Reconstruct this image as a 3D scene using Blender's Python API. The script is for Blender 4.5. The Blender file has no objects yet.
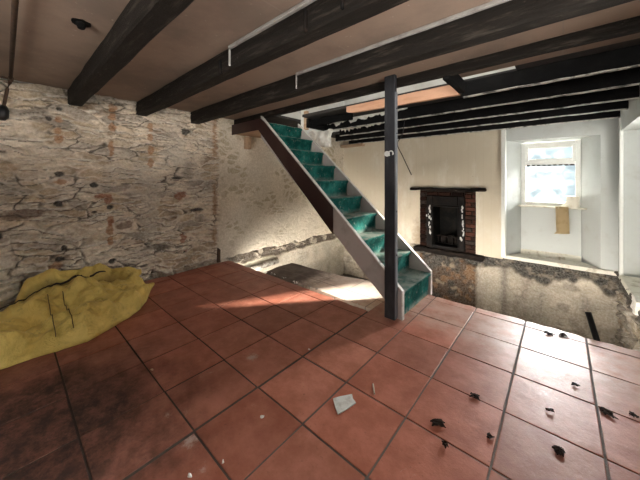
import bpy, bmesh, math, random
import numpy as np
from mathutils import Vector, Matrix

random.seed(7)
SC = bpy.context.scene
COL = SC.collection
PI = math.pi
H = 1.3                                   # eye height above the tiles
CA, SA = 275.0 / math.hypot(275, 240), 240.0 / math.hypot(275, 240)

# ------------------------------------------------------------------ survey helpers
def ray(u, v):
    a = (u - 320) / 275.0
    return Vector((-SA + CA * a, CA + SA * a, (179 - v) / 275.0))
def on_floor(u, v, z=0.0):
    r = ray(u, v); t = (z - H) / r.z
    return Vector((r.x * t, r.y * t, z))
def on_left(u, v, x=-4.0):
    r = ray(u, v); t = x / r.x
    return (r.y * t, H + r.z * t)

# ------------------------------------------------------------------ numpy noise
def h2(ix, iy, k=0):
    n = (ix.astype(np.int64) * 374761393 + iy.astype(np.int64) * 668265263 + k * 1274126177) & 0x7fffffff
    n = ((n ^ (n >> 13)) * 1103515245 + 12345) & 0x7fffffff
    n = (n ^ (n >> 16)) * 69069 & 0x7fffffff
    return ((n >> 7) & 0xffff) / 65535.0
def vnoise(x, y, k=0):
    ix, iy = np.floor(x), np.floor(y)
    fx, fy = x - ix, y - iy
    fx = fx * fx * (3 - 2 * fx); fy = fy * fy * (3 - 2 * fy)
    a = h2(ix, iy, k); b = h2(ix + 1, iy, k); c = h2(ix, iy + 1, k); d = h2(ix + 1, iy + 1, k)
    return (a + (b - a) * fx) * (1 - fy) + (c + (d - c) * fx) * fy
def fbm(x, y, k=0, o=4):
    s = 0; a = 0.5; t = 0
    for i in range(o):
        s = s + a * vnoise(x, y, k + i * 17); t += a
        x = x * 2.03 + 5.2; y = y * 2.03 + 1.7; a *= 0.5
    return s / t
def voro(x, y, k=0, jit=0.9):
    ix, iy = np.floor(x), np.floor(y)
    f1 = np.full(x.shape, 9.0); f2 = np.full(x.shape, 9.0); cx = np.zeros(x.shape); cy = np.zeros(x.shape); dx = np.zeros(x.shape); dy = np.zeros(x.shape)
    for i in (-1, 0, 1):
        for j in (-1, 0, 1):
            gx, gy = ix + i, iy + j
            px = gx + .5 + (h2(gx, gy, k) - .5) * jit; py = gy + .5 + (h2(gx, gy, k + 5) - .5) * jit
            d = np.hypot(x - px, y - py)
            m = d < f1
            f2 = np.where(m, f1, np.minimum(f2, d))
            cx = np.where(m, gx, cx); cy = np.where(m, gy, cy)
            dx = np.where(m, x - px, dx); dy = np.where(m, y - py, dy)
            f1 = np.where(m, d, f1)
    return f1, f2, cx, cy, dx, dy
def sstep(a, b, x):
    t = np.clip((x - a) / (b - a), 0, 1); return t * t * (3 - 2 * t)
def mixc(c, d, m):
    return c * (1 - m[..., None]) + np.array(d) * m[..., None] if not isinstance(d, np.ndarray) or d.ndim == 1 else c * (1 - m[..., None]) + d * m[..., None]

# ------------------------------------------------------------------ materials
class NT:
    def __init__(s, name):
        s.m = bpy.data.materials.new(name); s.m.use_nodes = True
        s.t = s.m.node_tree; s.n = s.t.nodes; s.l = s.t.links
        s.b = s.n['Principled BSDF']
        s.pos = None
    def add(s, k, **kw):
        n = s.n.new(k)
        for a, b in kw.items(): setattr(n, a, b)
        return n
    def P(s):
        if s.pos is None: s.pos = s.add('ShaderNodeNewGeometry').outputs['Position']
        return s.pos
    def put(s, v, sock):
        if hasattr(v, 'is_output'): s.l.new(v, sock)
        else:
            sock.default_value = v
    def map(s, scale, rot=(0, 0, 0)):
        n = s.add('ShaderNodeMapping'); s.l.new(s.P(), n.inputs['Vector'])
        n.inputs['Scale'].default_value = scale if hasattr(scale, '__len__') else (scale,) * 3
        n.inputs['Rotation'].default_value = rot
        return n.outputs[0]
    def noise(s, scale, detail=5, rough=.6, vec=None, dist=0):
        n = s.add('ShaderNodeTexNoise'); s.l.new(vec or s.P(), n.inputs['Vector'])
        n.inputs['Scale'].default_value = scale; n.inputs['Detail'].default_value = detail
        n.inputs['Roughness'].default_value = rough; n.inputs['Distortion'].default_value = dist
        return n.outputs['Fac']
    def ramp(s, f, a, b, c0=(0, 0, 0, 1), c1=(1, 1, 1, 1)):
        n = s.add('ShaderNodeMapRange', clamp=True, interpolation_type='SMOOTHSTEP'); s.l.new(f, n.inputs[0])
        n.inputs[1].default_value = a; n.inputs[2].default_value = b
        return n.outputs[0]
    def mix(s, f, a, b, mode='MIX'):
        n = s.add('ShaderNodeMix', data_type='RGBA', blend_type=mode)
        s.put(f, n.inputs[0]); s.put(a, n.inputs[6]); s.put(b, n.inputs[7])
        return n.outputs[2]
    def math(s, op, a, b=0.0):
        n = s.add('ShaderNodeMath', operation=op); s.put(a, n.inputs[0]); s.put(b, n.inputs[1]); return n.outputs[0]
    def attr(s, name='Col'):
        return s.add('ShaderNodeAttribute', attribute_name=name).outputs['Color']
    def bump(s, h, strength=.3, dist=.01):
        n = s.add('ShaderNodeBump'); n.inputs['Strength'].default_value = strength; n.inputs['Distance'].default_value = dist
        s.l.new(h, n.inputs['Height']); s.l.new(n.outputs[0], s.b.inputs['Normal'])
    def done(s, col, rough=.8, spec=.3, metal=0.0):
        s.put(col, s.b.inputs['Base Color']); s.put(rough, s.b.inputs['Roughness'])
        s.b.inputs['Specular IOR Level'].default_value = spec; s.b.inputs['Metallic'].default_value = metal
        return s.m
def C4(r, g, b): return (r, g, b, 1)

def simple(name, c, rough=.7, vary=.35, scale=12, stretch=(1, 1, 1), c2=None, lo=.45, hi=.75, bump=.15, spec=.3):
    t = NT(name)
    v = t.map(stretch)
    n1 = t.noise(scale, 6, .65, v)
    k = t.ramp(n1, lo, hi)
    col = t.mix(k, C4(*c), C4(*(c2 or [x * (1 - vary) for x in c])))
    t.bump(t.noise(scale * 4, 4, .6, v), bump, .01)
    return t.done(col, rough, spec)

M = {}
def mats():
    # masonry coloured per stone
    t = NT('masonry'); c = t.attr()
    n = t.noise(38, 6, .7); f = t.ramp(n, .3, .75)
    col = t.mix(f, t.mix(1.0, c, C4(.72, .7, .66), 'MULTIPLY'), t.mix(.18, c, C4(.8, .77, .7)))
    t.bump(t.noise(70, 6, .7), .55, .012); M['masonry'] = t.done(col, .95, .1)
    M['cream'] = None
    # painted board lining: cream with joints and stains
    t = NT('cream_lining'); n = t.noise(2.2, 6, .65); st = t.ramp(n, .56, .74)
    col = t.mix(st, C4(.62, .55, .43), C4(.50, .42, .30))
    col = t.mix(t.ramp(t.noise(1.1, 5, .7), .5, .7), col, C4(.66, .61, .51))
    col = t.mix(t.ramp(t.noise(16, 5, .7), .66, .72), col, C4(.36, .27, .19))
    sx = t.add('ShaderNodeSeparateXYZ'); t.l.new(t.P(), sx.inputs[0])
    fr = t.math('FRACT', t.math('MULTIPLY', sx.outputs[0], 8.5)); ed = t.ramp(t.math('ABSOLUTE', t.math('SUBTRACT', fr, .5)), .0, .035)
    col = t.mix(ed, t.mix(1.0, col, C4(.9, .885, .86), 'MULTIPLY'), col)
    vd = t.add('ShaderNodeVectorMath', operation='DISTANCE'); t.l.new(t.map((1, 1, .8)), vd.inputs[0]); vd.inputs[1].default_value = (-2.0, 5.44, .1)
    sc_ = t.ramp(t.math('ADD', vd.outputs['Value'], t.math('MULTIPLY', t.noise(5, 7, .75), .9)), .95, .55); col = t.mix(t.math('MULTIPLY', sc_, .75), col, C4(.30, .21, .13))
    col = t.mix(t.math('MULTIPLY', t.ramp(t.noise(3.4, 7, .7, t.map((1, 1, .35))), .52, .66), .5), col, C4(.74, .70, .62))
    t.bump(t.math('ADD', t.math('MULTIPLY', ed, .6), t.math('MULTIPLY', t.noise(9, 5, .6), .4)), .25, .008)
    M['cream'] = t.done(col, .6, .25)
    M['white_wall'] = simple('white_plaster', (.50, .52, .505), .75, c2=(.39, .385, .35), scale=2.6, lo=.5, hi=.8, bump=.2)
    M['white_gloss'] = simple('white_gloss_paint', (.74, .75, .72), .35, c2=(.6, .58, .52), scale=3.5, lo=.55, hi=.8, bump=.06, spec=.45)
    M['upper_wall'] = simple('upstairs_plaster', (.68, .7, .7), .8, c2=(.55, .55, .52), scale=1.6)
    M['skirt_white'] = simple('dirty_white_ledge', (.72, .69, .6), .6, c2=(.34, .27, .18), scale=7, lo=.5, hi=.72)
    # ceiling boards
    t = NT('ceiling_board'); n = t.noise(1.6, 6, .6); col = t.mix(t.ramp(n, .4, .68), C4(.31, .23, .18), C4(.215, .165, .132))
    sx = t.add('ShaderNodeSeparateXYZ'); t.l.new(t.P(), sx.inputs[0])
    fr = t.math('FRACT', t.math('MULTIPLY', t.math('ADD', sx.outputs[0], 10.35), .82)); ed = t.ramp(t.math('ABSOLUTE', t.math('SUBTRACT', fr, .5)), .0, .006)
    col = t.mix(ed, C4(.28, .22, .18), col)
    col = t.mix(t.ramp(t.noise(22, 5, .7), .64, .72), col, C4(.42, .35, .29))
    t.bump(t.noise(30, 4, .6), .1, .006); M['ceiling'] = t.done(col, .85, .2)
    # black painted old timber with bare worn arrises
    t = NT('black_timber'); v = t.map((1.2, 9, 9)); n = t.noise(3.2, 8, .7, v)
    col = t.mix(t.ramp(n, .5, .72), C4(.0105, .0080, .0064), C4(.05, .041, .033))
    col = t.mix(t.ramp(t.noise(5.5, 6, .75, t.map((1, 2.4, 2.4))), .64, .74), col, C4(.085, .075, .062))
    t.bump(t.noise(7, 8, .7, v), .6, .015); M['beam'] = t.done(col, .75, .2)
    M['joist'] = simple('tarred_joist', (.007, .007, .0075), .85, c2=(.013, .0125, .0125), scale=6, bump=.3, spec=.12)
    M['joist_arris'] = simple('pale_joist_edge', (.6, .58, .54), .9, c2=(.12, .115, .11), scale=9, lo=.47, hi=.62)
    M['under_boards'] = simple('dark_floorboards', (.03, .028, .028), .8, c2=(.06, .053, .048), scale=5, stretch=(.3, 3, 1))
    M['boards'] = simple('worn_floorboards', (.34, .27, .2), .8, c2=(.2, .15, .11), scale=5, stretch=(.3, 3, 1))
    M['pink_plank'] = simple('pinkish_bare_timber', (.62, .36, .24), .75, c2=(.48, .25, .15), scale=4, stretch=(.5, 4, 4))
    M['tan_wood'] = simple('tan_timber', (.52, .37, .25), .8, c2=(.34, .22, .14), scale=5, stretch=(.5, 4, 4))
    M['fascia'] = simple('dark_brown_gloss', (.030, .011, .010), .42, c2=(.05, .021, .017), scale=3, stretch=(1, 1, 1), bump=.06, spec=.4)
    M['stringer'] = simple('pinkish_grey_paint', (.45, .41, .39), .6, c2=(.33, .29, .265), scale=4, bump=.08)
    M['stringer_edge'] = simple('worn_white_edge', (.66, .64, .6), .6, c2=(.4, .37, .33), scale=12, bump=.08)
    # carpet
    t = NT('teal_carpet'); g = t.add('ShaderNodeNewGeometry'); sx = t.add('ShaderNodeSeparateXYZ'); t.l.new(g.outputs['Normal'], sx.inputs[0])
    n = t.noise(4.5, 7, .7); col = t.mix(t.ramp(n, .38, .66), C4(.010, .098, .084), C4(.036, .24, .20))
    fl = t.ramp(t.noise(17, 8, .78), .56, .66); col = t.mix(t.math('MULTIPLY', fl, .62), col, C4(.45, .47, .42))
    up = t.ramp(sx.outputs[2], .3, .85); du = t.math('MULTIPLY', up, t.ramp(t.noise(7, 7, .75), .3, .62)); col = t.mix(t.math('MULTIPLY', du, .85), col, C4(.44, .46, .40))
    t.bump(t.noise(160, 3, .7), .5, .006); M['carpet'] = t.done(col, .95, .1)
    M['post'] = simple('grey_black_post_paint', (.024, .025, .030), .5, c2=(.055, .057, .064), scale=14, stretch=(1, 1, .25), bump=.3, spec=.35)
    M['post_lit_face'] = simple('lit_post_face', (.2, .215, .24), .5, c2=(.11, .12, .135), scale=8, stretch=(1, 1, .3))
    # tiles
    t = NT('terracotta_tile'); c = t.attr()
    n = t.noise(5.5, 8, .68); col = t.mix(t.ramp(n, .35, .68), C4(.345, .118, .074), C4(.485, .192, .134))
    col = t.mix(1.0, col, c, 'MULTIPLY')
    col = t.mix(t.math('MULTIPLY', t.ramp(t.noise(26, 7, .75), .6, .7), .6), col, C4(.20, .085, .06))
    col = t.mix(t.math('MULTIPLY', t.ramp(t.noise(11, 8, .8, dist=.5), .6, .74), .5), col, C4(.6, .42, .34))
    sp = t.add('ShaderNodeSeparateXYZ'); t.l.new(t.P(), sp.inputs[0])
    sk = t.math('MULTIPLY', t.ramp(t.noise(46, 5, .8), .60, .68), t.ramp(t.noise(3.3, 5, .7), .35, .62)); col = t.mix(t.math('MULTIPLY', sk, .75), col, C4(.07, .04, .03))
    # trodden soil and painted-in shade darkening the left
    vd = t.add('ShaderNodeVectorMath', operation='DISTANCE'); t.l.new(t.P(), vd.inputs[0]); vd.inputs[1].default_value = (-1.95, -.12, 0)
    soil_shade = t.math('MULTIPLY', t.ramp(t.math('ADD', vd.outputs['Value'], t.math('MULTIPLY', t.noise(2.8, 7, .72), 1.1)), 1.72, .95), t.math('ADD', .62, t.math('MULTIPLY', t.ramp(t.noise(9, 8, .8), .35, .6), .34)))
    col = t.mix(soil_shade, col, C4(.032, .021, .017))
    # pale building dust near the hole and the stair foot
    dd = t.math('SUBTRACT', sp.outputs[1], t.math('MULTIPLY', t.noise(3.2, 6, .7), .55))
    dust = t.math('MULTIPLY', t.ramp(dd, 2.0, 2.35), t.ramp(t.noise(6, 7, .75), .25, .6)); col = t.mix(t.math('MULTIPLY', dust, .42), col, C4(.62, .5, .42))
    # plaster splashes
    for (u, v, r) in ((190, 440, .05), (252, 357, .055), (168, 415, .03), (201, 470, .025)):
        p = on_floor(u, v); vd = t.add('ShaderNodeVectorMath', operation='DISTANCE'); t.l.new(t.P(), vd.inputs[0]); vd.inputs[1].default_value = p
        k = t.ramp(t.math('ADD', vd.outputs['Value'], t.math('MULTIPLY', t.noise(28, 7, .8), .12)), r + .055, r + .015)
        col = t.mix(t.math('MULTIPLY', k, .6), col, C4(.58, .5, .45))
    rg = t.math('ADD', t.math('MULTIPLY', t.noise(9, 6, .7), .34), .26); rg = t.math('ADD', rg, t.math('MULTIPLY', soil_shade, .35))
    t.bump(t.math('ADD', t.noise(14, 7, .65), t.math('MULTIPLY', t.noise(60, 4, .7), .3)), .28, .010); M['tile'] = t.done(col, rg, .32)
    t = NT('grout'); sp = t.add('ShaderNodeSeparateXYZ'); t.l.new(t.P(), sp.inputs[0])
    k = t.ramp(t.math('ADD', sp.outputs[0], t.math('MULTIPLY', t.noise(4, 5, .7), 1.2)), -1.5, .3)
    col = t.mix(k, C4(.055, .042, .035), C4(.18, .155, .14)); t.bump(t.noise(120, 4, .7), .5, .006); M['grout'] = t.done(col, .95, .1)
    t = NT('dusty_slab'); n = t.noise(4.5, 8, .72); sp = t.add('ShaderNodeSeparateXYZ'); t.l.new(t.P(), sp.inputs[0])
    col = t.mix(t.ramp(n, .36, .62), C4(.20, .165, .14), C4(.13, .10, .082))
    k = t.ramp(t.math('ADD', sp.outputs[0], t.math('MULTIPLY', t.noise(3.4, 6, .7), .9)), -2.15, -1.75)
    col = t.mix(k, col, t.mix(t.ramp(t.noise(9, 7, .75), .3, .7), C4(.66, .52, .43), C4(.78, .69, .59)))  # paler right part: dust and the sunlit patch put into the colour
    ge = t.math('ABSOLUTE', t.math('SUBTRACT', t.math('FRACT', t.math('MULTIPLY', t.math('ADD', sp.outputs[0], 10.237), 2.519)), .5)); gm = t.ramp(ge, .484, .494)
    gy = t.math('ABSOLUTE', t.math('SUBTRACT', sp.outputs[1], 2.66)); gm = t.math('MAXIMUM', gm, t.ramp(gy, .009, .004))
    col = t.mix(t.math('MULTIPLY', gm, .7), col, C4(.22, .18, .15))
    t.bump(t.noise(26, 8, .75), .5, .012); M['slab'] = t.done(col, .9, .15)
    M['concrete'] = simple('slab_edge_concrete', (.36, .33, .29), .95, c2=(.2, .17, .14), scale=9, bump=.6, spec=.1)
    M['earth'] = simple('rubble_earth', (.10, .085, .07), 1.0, c2=(.2, .17, .14), scale=8, bump=.9, spec=.05)
    # sack
    t = NT('yellow_woven_plastic'); c = t.attr(); n = t.noise(5, 7, .72, dist=.4)
    col = t.mix(t.ramp(n, .4, .7), C4(.82, .63, .19), C4(.62, .46, .115))
    col = t.mix(t.math('MULTIPLY', t.ramp(t.noise(8, 8, .78), .55, .7), .55), col, C4(.19, .135, .04))
    col = t.mix(1.0, col, c, 'MULTIPLY')
    t.bump(t.math('ADD', t.noise(9, 5, .6, dist=1.2), t.math('MULTIPLY', t.noise(90, 2, .5), .1)), .75, .03); M['sack'] = t.done(col, .5, .35)
    M['seam'] = simple('grey_brown_webbing', (.17, .13, .06), .8, scale=20)
    M['old_brown'] = simple('old_brown_timber', (.085, .052, .034), .85, c2=(.045, .03, .02), scale=9)
    M['strap'] = simple('strap_and_fold_shade', (.06, .05, .04), .85, c2=(.12, .1, .075), scale=14)
    # fireplace
    t = NT('sooty_brick'); c = t.attr(); n = t.noise(14, 6, .7); col = t.mix(t.ramp(n, .35, .7), c, t.mix(1.0, c, C4(.45, .42, .42), 'MULTIPLY')); t.bump(t.noise(50, 5, .7), .6, .012); M['brick'] = t.done(col, .95, .1)
    M['soot'] = simple('soot', (.006, .006, .006), .95, c2=(.018, .015, .012), scale=8, spec=.1)
    M['iron'] = simple('rusted_cast_iron', (.0065, .006, .006), .8, c2=(.022, .013, .009), scale=7, bump=.4, spec=.15)
    M['flake'] = simple('flaking_white_paint', (.6, .6, .58), .8, c2=(.25, .25, .25), scale=60)
    M['char_wood'] = simple('charred_wood', (.010, .008, .007), .9, c2=(.035, .022, .015), scale=9, stretch=(1, 5, 5), bump=.7, spec=.15)
    M['upvc'] = simple('white_upvc', (.82, .83, .8), .3, c2=(.74, .72, .64), scale=4, bump=.02, spec=.5)
    M['gasket'] = simple('black_gasket', (.05, .035, .03), .7)
    t = NT('sky_lit_glass'); tr = t.add('ShaderNodeBsdfTransparent'); tr.inputs[0].default_value = C4(.97, .985, 1.0)
    gl = t.add('ShaderNodeBsdfGlossy'); gl.inputs['Roughness'].default_value = .03
    tl = t.add('ShaderNodeBsdfTranslucent'); tl.inputs[0].default_value = C4(.75, .88, .9)
    m1 = t.add('ShaderNodeMixShader'); t.l.new(t.math('MULTIPLY', t.ramp(t.noise(7, 6, .7), .35, .75), .05), m1.inputs[0]); t.l.new(tr.outputs[0], m1.inputs[1]); t.l.new(tl.outputs[0], m1.inputs[2])
    m2 = t.add('ShaderNodeMixShader'); m2.inputs[0].default_value = .05; t.l.new(m1.outputs[0], m2.inputs[1]); t.l.new(gl.outputs[0], m2.inputs[2])
    t.l.new(m2.outputs[0], t.n['Material Output'].inputs[0]); M['glass'] = t.m
    M['paper_cream'] = simple('cream_paper', (.72, .68, .58), .8, c2=(.6, .54, .43), scale=6)
    M['paper_tan'] = simple('tan_paper', (.60, .47, .28), .85, c2=(.48, .36, .2), scale=9)
    M['scrap'] = simple('white_scrap', (.72, .74, .72), .7, c2=(.5, .5, .46), scale=25)
    M['leaf'] = simple('dead_brown_leaf', (.045, .026, .018), .85, c2=(.10, .06, .04), scale=30)
    M['black_plastic'] = simple('black_plastic', (.012, .012, .013), .45, spec=.4)
    M['pipe_brown'] = simple('rust_brown_pipe', (.085, .05, .032), .7, c2=(.03, .022, .018), scale=16)
    M['white_plastic'] = simple('white_plastic', (.74, .75, .74), .45, c2=(.55, .53, .48), scale=9)
    M['grey_trunking'] = simple('greyed_trunking', (.36, .345, .33), .7, c2=(.22, .2, .19), scale=9)
    M['dirty_pipe'] = simple('dirty_white_pipe', (.6, .58, .53), .85, c2=(.2, .17, .14), scale=9, lo=.42, hi=.6)
    M['torn_plaster'] = simple('torn_white_plaster', (.86, .84, .79), .9, c2=(.6, .56, .49), scale=8, bump=.5)
    M['cable'] = simple('black_cable', (.012, .01, .01), .5)
    M['stick'] = simple('pale_stick', (.55, .5, .42), .8)
    M['hole'] = M['soot']
mats()

# ------------------------------------------------------------------ mesh helpers
def link(name, me, mat, parent=None, smooth=False, loc=None):
    o = bpy.data.objects.new(name, me); COL.objects.link(o)
    ms = mat if isinstance(mat, (list, tuple)) else [mat]
    for m in ms: me.materials.append(M[m])
    if smooth:
        for p in me.polygons: p.use_smooth = True
    if parent: o.parent = parent
    return o
class MB:
    """collects shapes into one mesh"""
    def __init__(s): s.bm = bmesh.new(); s.mi = 0
    def poly(s, pts, mi=0):
        f = s.bm.faces.new([s.bm.verts.new(p) for p in pts]); f.material_index = mi; return f
    def hexa(s, p, mi=0, mis=None):
        v = [s.bm.verts.new(q) for q in p]
        fs = []
        for k, idx in enumerate(((0, 3, 2, 1), (4, 5, 6, 7), (0, 1, 5, 4), (1, 2, 6, 5), (2, 3, 7, 6), (3, 0, 4, 7))):
            f = s.bm.faces.new([v[i] for i in idx]); f.material_index = mis[k] if mis else mi; fs.append(f)
        return v, fs
    def box(s, a, b, bev=0.0, mi=0, mis=None, seg=1, M4=None):
        (x0, y0, z0), (x1, y1, z1) = a, b
        v, fs = s.hexa([(x0, y0, z0), (x1, y0, z0), (x1, y1, z0), (x0, y1, z0), (x0, y0, z1), (x1, y0, z1), (x1, y1, z1), (x0, y1, z1)], mi, mis)
        if M4 is not None:
            for q in v: q.co = M4 @ q.co
        if bev:
            es = {e for f in fs for e in f.edges}
            bmesh.ops.bevel(s.bm, geom=list(es), offset=bev, segments=seg, affect='EDGES', profile=.7)
        return s
    def prism(s, pts, d, mi=0, bev=0):
        """pts: closed outline of 3D points, extruded by vector d"""
        d = Vector(d); a = [s.bm.verts.new(p) for p in pts]; b = [s.bm.verts.new(Vector(p) + d) for p in pts]
        fs = [s.bm.faces.new(a), s.bm.faces.new(b[::-1])]
        n = len(pts)
        for i in range(n): fs.append(s.bm.faces.new([a[i], b[i], b[(i + 1) % n], a[(i + 1) % n]]))
        for f in fs: f.material_index = mi
        if bev: bmesh.ops.bevel(s.bm, geom=list({e for f in fs for e in f.edges}), offset=bev, segments=2, affect='EDGES')
        return s
    def tube(s, pts, r, n=10, mi=0):
        pts = [Vector(p) for p in pts]; rings = []
        for i, p in enumerate(pts):
            t = (pts[min(i + 1, len(pts) - 1)] - pts[max(i - 1, 0)]).normalized()
            u = t.cross(Vector((0, 0, 1)) if abs(t.z) < .9 else Vector((1, 0, 0))).normalized(); w = t.cross(u)
            rr = r[i] if hasattr(r, '__len__') else r
            rings.append([s.bm.verts.new(p + (u * math.cos(2 * PI * k / n) + w * math.sin(2 * PI * k / n)) * rr) for k in range(n)])
        for a, b in zip(rings, rings[1:]):
            for k in range(n):
                f = s.bm.faces.new([a[k], a[(k + 1) % n], b[(k + 1) % n], b[k]]); f.material_index = mi; f.smooth = True
        for q in (rings[0], rings[-1][::-1]): s.bm.faces.new(q).material_index = mi
        return s
    def build(s, name, mat, parent=None, subdiv=0, rough=0.0, rs=6.0, cell=None):
        bm = s.bm
        if cell:
            for ax in range(3):
                lo = min(v.co[ax] for v in bm.verts); hi = max(v.co[ax] for v in bm.verts)
                k = int((hi - lo) / cell)
                for i in range(1, k + 1):
                    no = [0, 0, 0]; no[ax] = 1; co = [0, 0, 0]; co[ax] = lo + (hi - lo) * i / (k + 1)
                    bmesh.ops.bisect_plane(bm, geom=bm.verts[:] + bm.edges[:] + bm.faces[:], plane_co=co, plane_no=no, dist=1e-6)
        bmesh.ops.recalc_face_normals(bm, faces=bm.faces)
        if rough:
            from mathutils import noise as N
            for v in bm.verts: v.co += Vector(N.turbulence_vector(v.co * rs, 3, False)) * rough
        me = bpy.data.meshes.new(name); bm.to_mesh(me); bm.free()
        o = link(name, me, mat)
        if parent: o.parent = parent; o.matrix_parent_inverse = Matrix.Translation(-parent.location)
        return o
def tag(o, label=None, cat=None, group=None, kind=None):
    for k, v in (('label', label), ('category', cat), ('group', group), ('kind', kind)):
        if v: o[k] = v
    return o
def struct(o): o['kind'] = 'structure'; return o
def thing(name, loc, label, cat, group=None):
    o = bpy.data.objects.new(name, None); o.location = loc; o.empty_display_size = .1; COL.objects.link(o)
    return tag(o, label, cat, group)

def sheet(name, S, T, posfn, colfn, back, mat='masonry', smooth=True):
    """displaced masonry face: grid over (S,T); posfn gives xyz arrays, colfn colour; closed at the back by vector `back`"""
    ss, tt = np.meshgrid(S, T, indexing='ij'); n, m = ss.shape
    P = posfn(ss, tt); Cc = colfn(ss, tt)
    bk = np.array(back)
    V = P.reshape(-1, 3)
    idx = np.arange(n * m).reshape(n, m)
    q = np.stack([idx[:-1, :-1], idx[1:, :-1], idx[1:, 1:], idx[:-1, 1:]], -1).reshape(-1, 4)
    ring = np.concatenate([idx[:, 0], idx[-1, 1:], idx[-2::-1, -1], idx[0, -2:0:-1]])
    bv = V[ring] + bk
    V2 = np.concatenate([V, bv]); nb = len(V); L = len(ring)
    faces = q.tolist()
    for i in range(L):
        j = (i + 1) % L
        faces.append([int(ring[j]), int(ring[i]), nb + i, nb + j])
    faces.append(list(range(nb, nb + L))[::-1] )
    me = bpy.data.meshes.new(name); me.from_pydata(V2.tolist(), [], faces); me.update()
    a = me.color_attributes.new('Col', 'FLOAT_COLOR', 'POINT')
    cc = np.ones((len(V2), 4), np.float32); cc[:nb, :3] = Cc.reshape(-1, 3); cc[nb:, :3] = .3
    a.data.foreach_set('color', cc.ravel())
    bm = bmesh.new(); bm.from_mesh(me); bmesh.ops.recalc_face_normals(bm, faces=bm.faces); bm.to_mesh(me); bm.free()
    return link(name, me, mat, smooth=smooth)

# ------------------------------------------------------------------ stonework recipe
def stones(s, z, k, sx, sz, depth, lime):
    """returns height (m) and colour of lime-smeared rubble; s along the wall"""
    w1 = (fbm(s * 3.1, z * 3.1, k + 70) - .5); w2 = (fbm(s * 3.3 + 9, z * 3.3, k + 90) - .5)
    x = s / sx + w1 * 1.3; y = z / sz + w2 * 2.2 + .35 * np.sin(s * 1.7 + k)
    f1, f2, cx, cy, dx, dy = voro(x, y, k, .95)
    e = f2 - f1
    rid = h2(cx, cy, k + 31); rid2 = h2(cx, cy, k + 47); rid3 = h2(cx, cy, k + 59)
    body = sstep(.02, .34, e)
    tilt = (dy * (.25 + .5 * rid2) + dx * (rid3 - .5) * .5)
    big = fbm(s * 1.3, z * 1.3, k + 3) - .5
    small = fbm(s * 17, z * 26, k + 8, 4) - .5
    ht = depth * (body * (.30 + .8 * rid) + tilt * .9 * body) + .035 * big + depth * .8 * small
    small = small * (1.0 if lime < .9 else .6)
    ledge = fbm(s * 4.2, z * 13.0, k + 13, 4)
    ht = ht + depth * .7 * (np.abs(((ledge * 3.2) % 1.0) - .5) * 2 - .5) * (1.0 if lime < .9 else .15)
    if lime < .9:
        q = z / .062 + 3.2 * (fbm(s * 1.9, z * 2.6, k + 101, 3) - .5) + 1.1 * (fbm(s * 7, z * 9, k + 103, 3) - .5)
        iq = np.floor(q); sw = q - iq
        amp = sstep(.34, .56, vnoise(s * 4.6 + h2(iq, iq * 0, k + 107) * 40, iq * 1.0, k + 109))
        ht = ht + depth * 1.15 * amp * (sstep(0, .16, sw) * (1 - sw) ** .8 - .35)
        ht = ht - depth * .9 * (1 - sstep(.0, .10, e)) * sstep(.4, .6, fbm(s * 3, z * 4, k + 113, 3))
    c = np.zeros(s.shape + (3,))
    tan = np.array((.48, .375, .265)); grey = np.array((.44, .38, .32)); buff = np.array((.60, .49, .355)); brown = np.array((.30, .21, .14))
    c[:] = tan
    c = np.where((rid > .35)[..., None], buff, c); c = np.where((rid > .62)[..., None], grey, c); c = np.where((rid > .93)[..., None], brown, c)
    c = c * (.82 + .36 * rid2)[..., None] * (.8 + .4 * fbm(s * 9, z * 9, k + 21))[..., None]
    lm = lime + (fbm(s * 3.4, z * 5.0, k + 25, 5) - .5) * 1.5 + (1 - body) * .42
    lm = sstep(.32, .72, lm)
    lc = np.zeros_like(c); lc[:] = (.87, .775, .655)
    lc = lc * (.88 + .24 * fbm(s * 6, z * 6, k + 29))[..., None]
    c = c * (1 - lm * .85)[..., None] + lc * (lm * .85)[..., None]
    if lime < .9:
        c = c * (.82 + .56 * fbm(s * 10, z * 36, k + 131, 4))[..., None] * (.86 + .28 * fbm(s * 2.1, z * 2.1, k + 133, 3))[..., None]
        rd = amp * sstep(.10, .22, sw) * (1 - sstep(.32, .55, sw)) * sstep(.35, .6, fbm(s * 6, z * 8, k + 135, 4)); c = mixc(c, np.array((.92, .86, .77)), rd * .9)
    if lime < .9:      # dark joints, plus ledge shadow painted as dark lines under the courses
        joint_shade = np.clip((1 - sstep(.03, .13, e)) * sstep(.42, .60, fbm(s * 4.2, z * 5.5, k + 113, 4)) + .9 * amp * (1 - sstep(.05, .20, sw)) * sstep(.34, .50, fbm(s * 5, z * 5, k + 117, 4)), 0, 1)
        c = mixc(c, np.array((.10, .075, .055)), joint_shade * .9)
    return ht, c, body, lm

def blob(s, z, cs, cz, rs, rz, k=0, ragged=.6):
    d = np.hypot((s - cs) / rs, (z - cz) / rz) + (fbm(s * 22, z * 22, k, 4) - .5) * ragged * 1.6
    return 1 - sstep(.75, 1.05, d)

def wl(u, v): return on_left(u, v)

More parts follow.
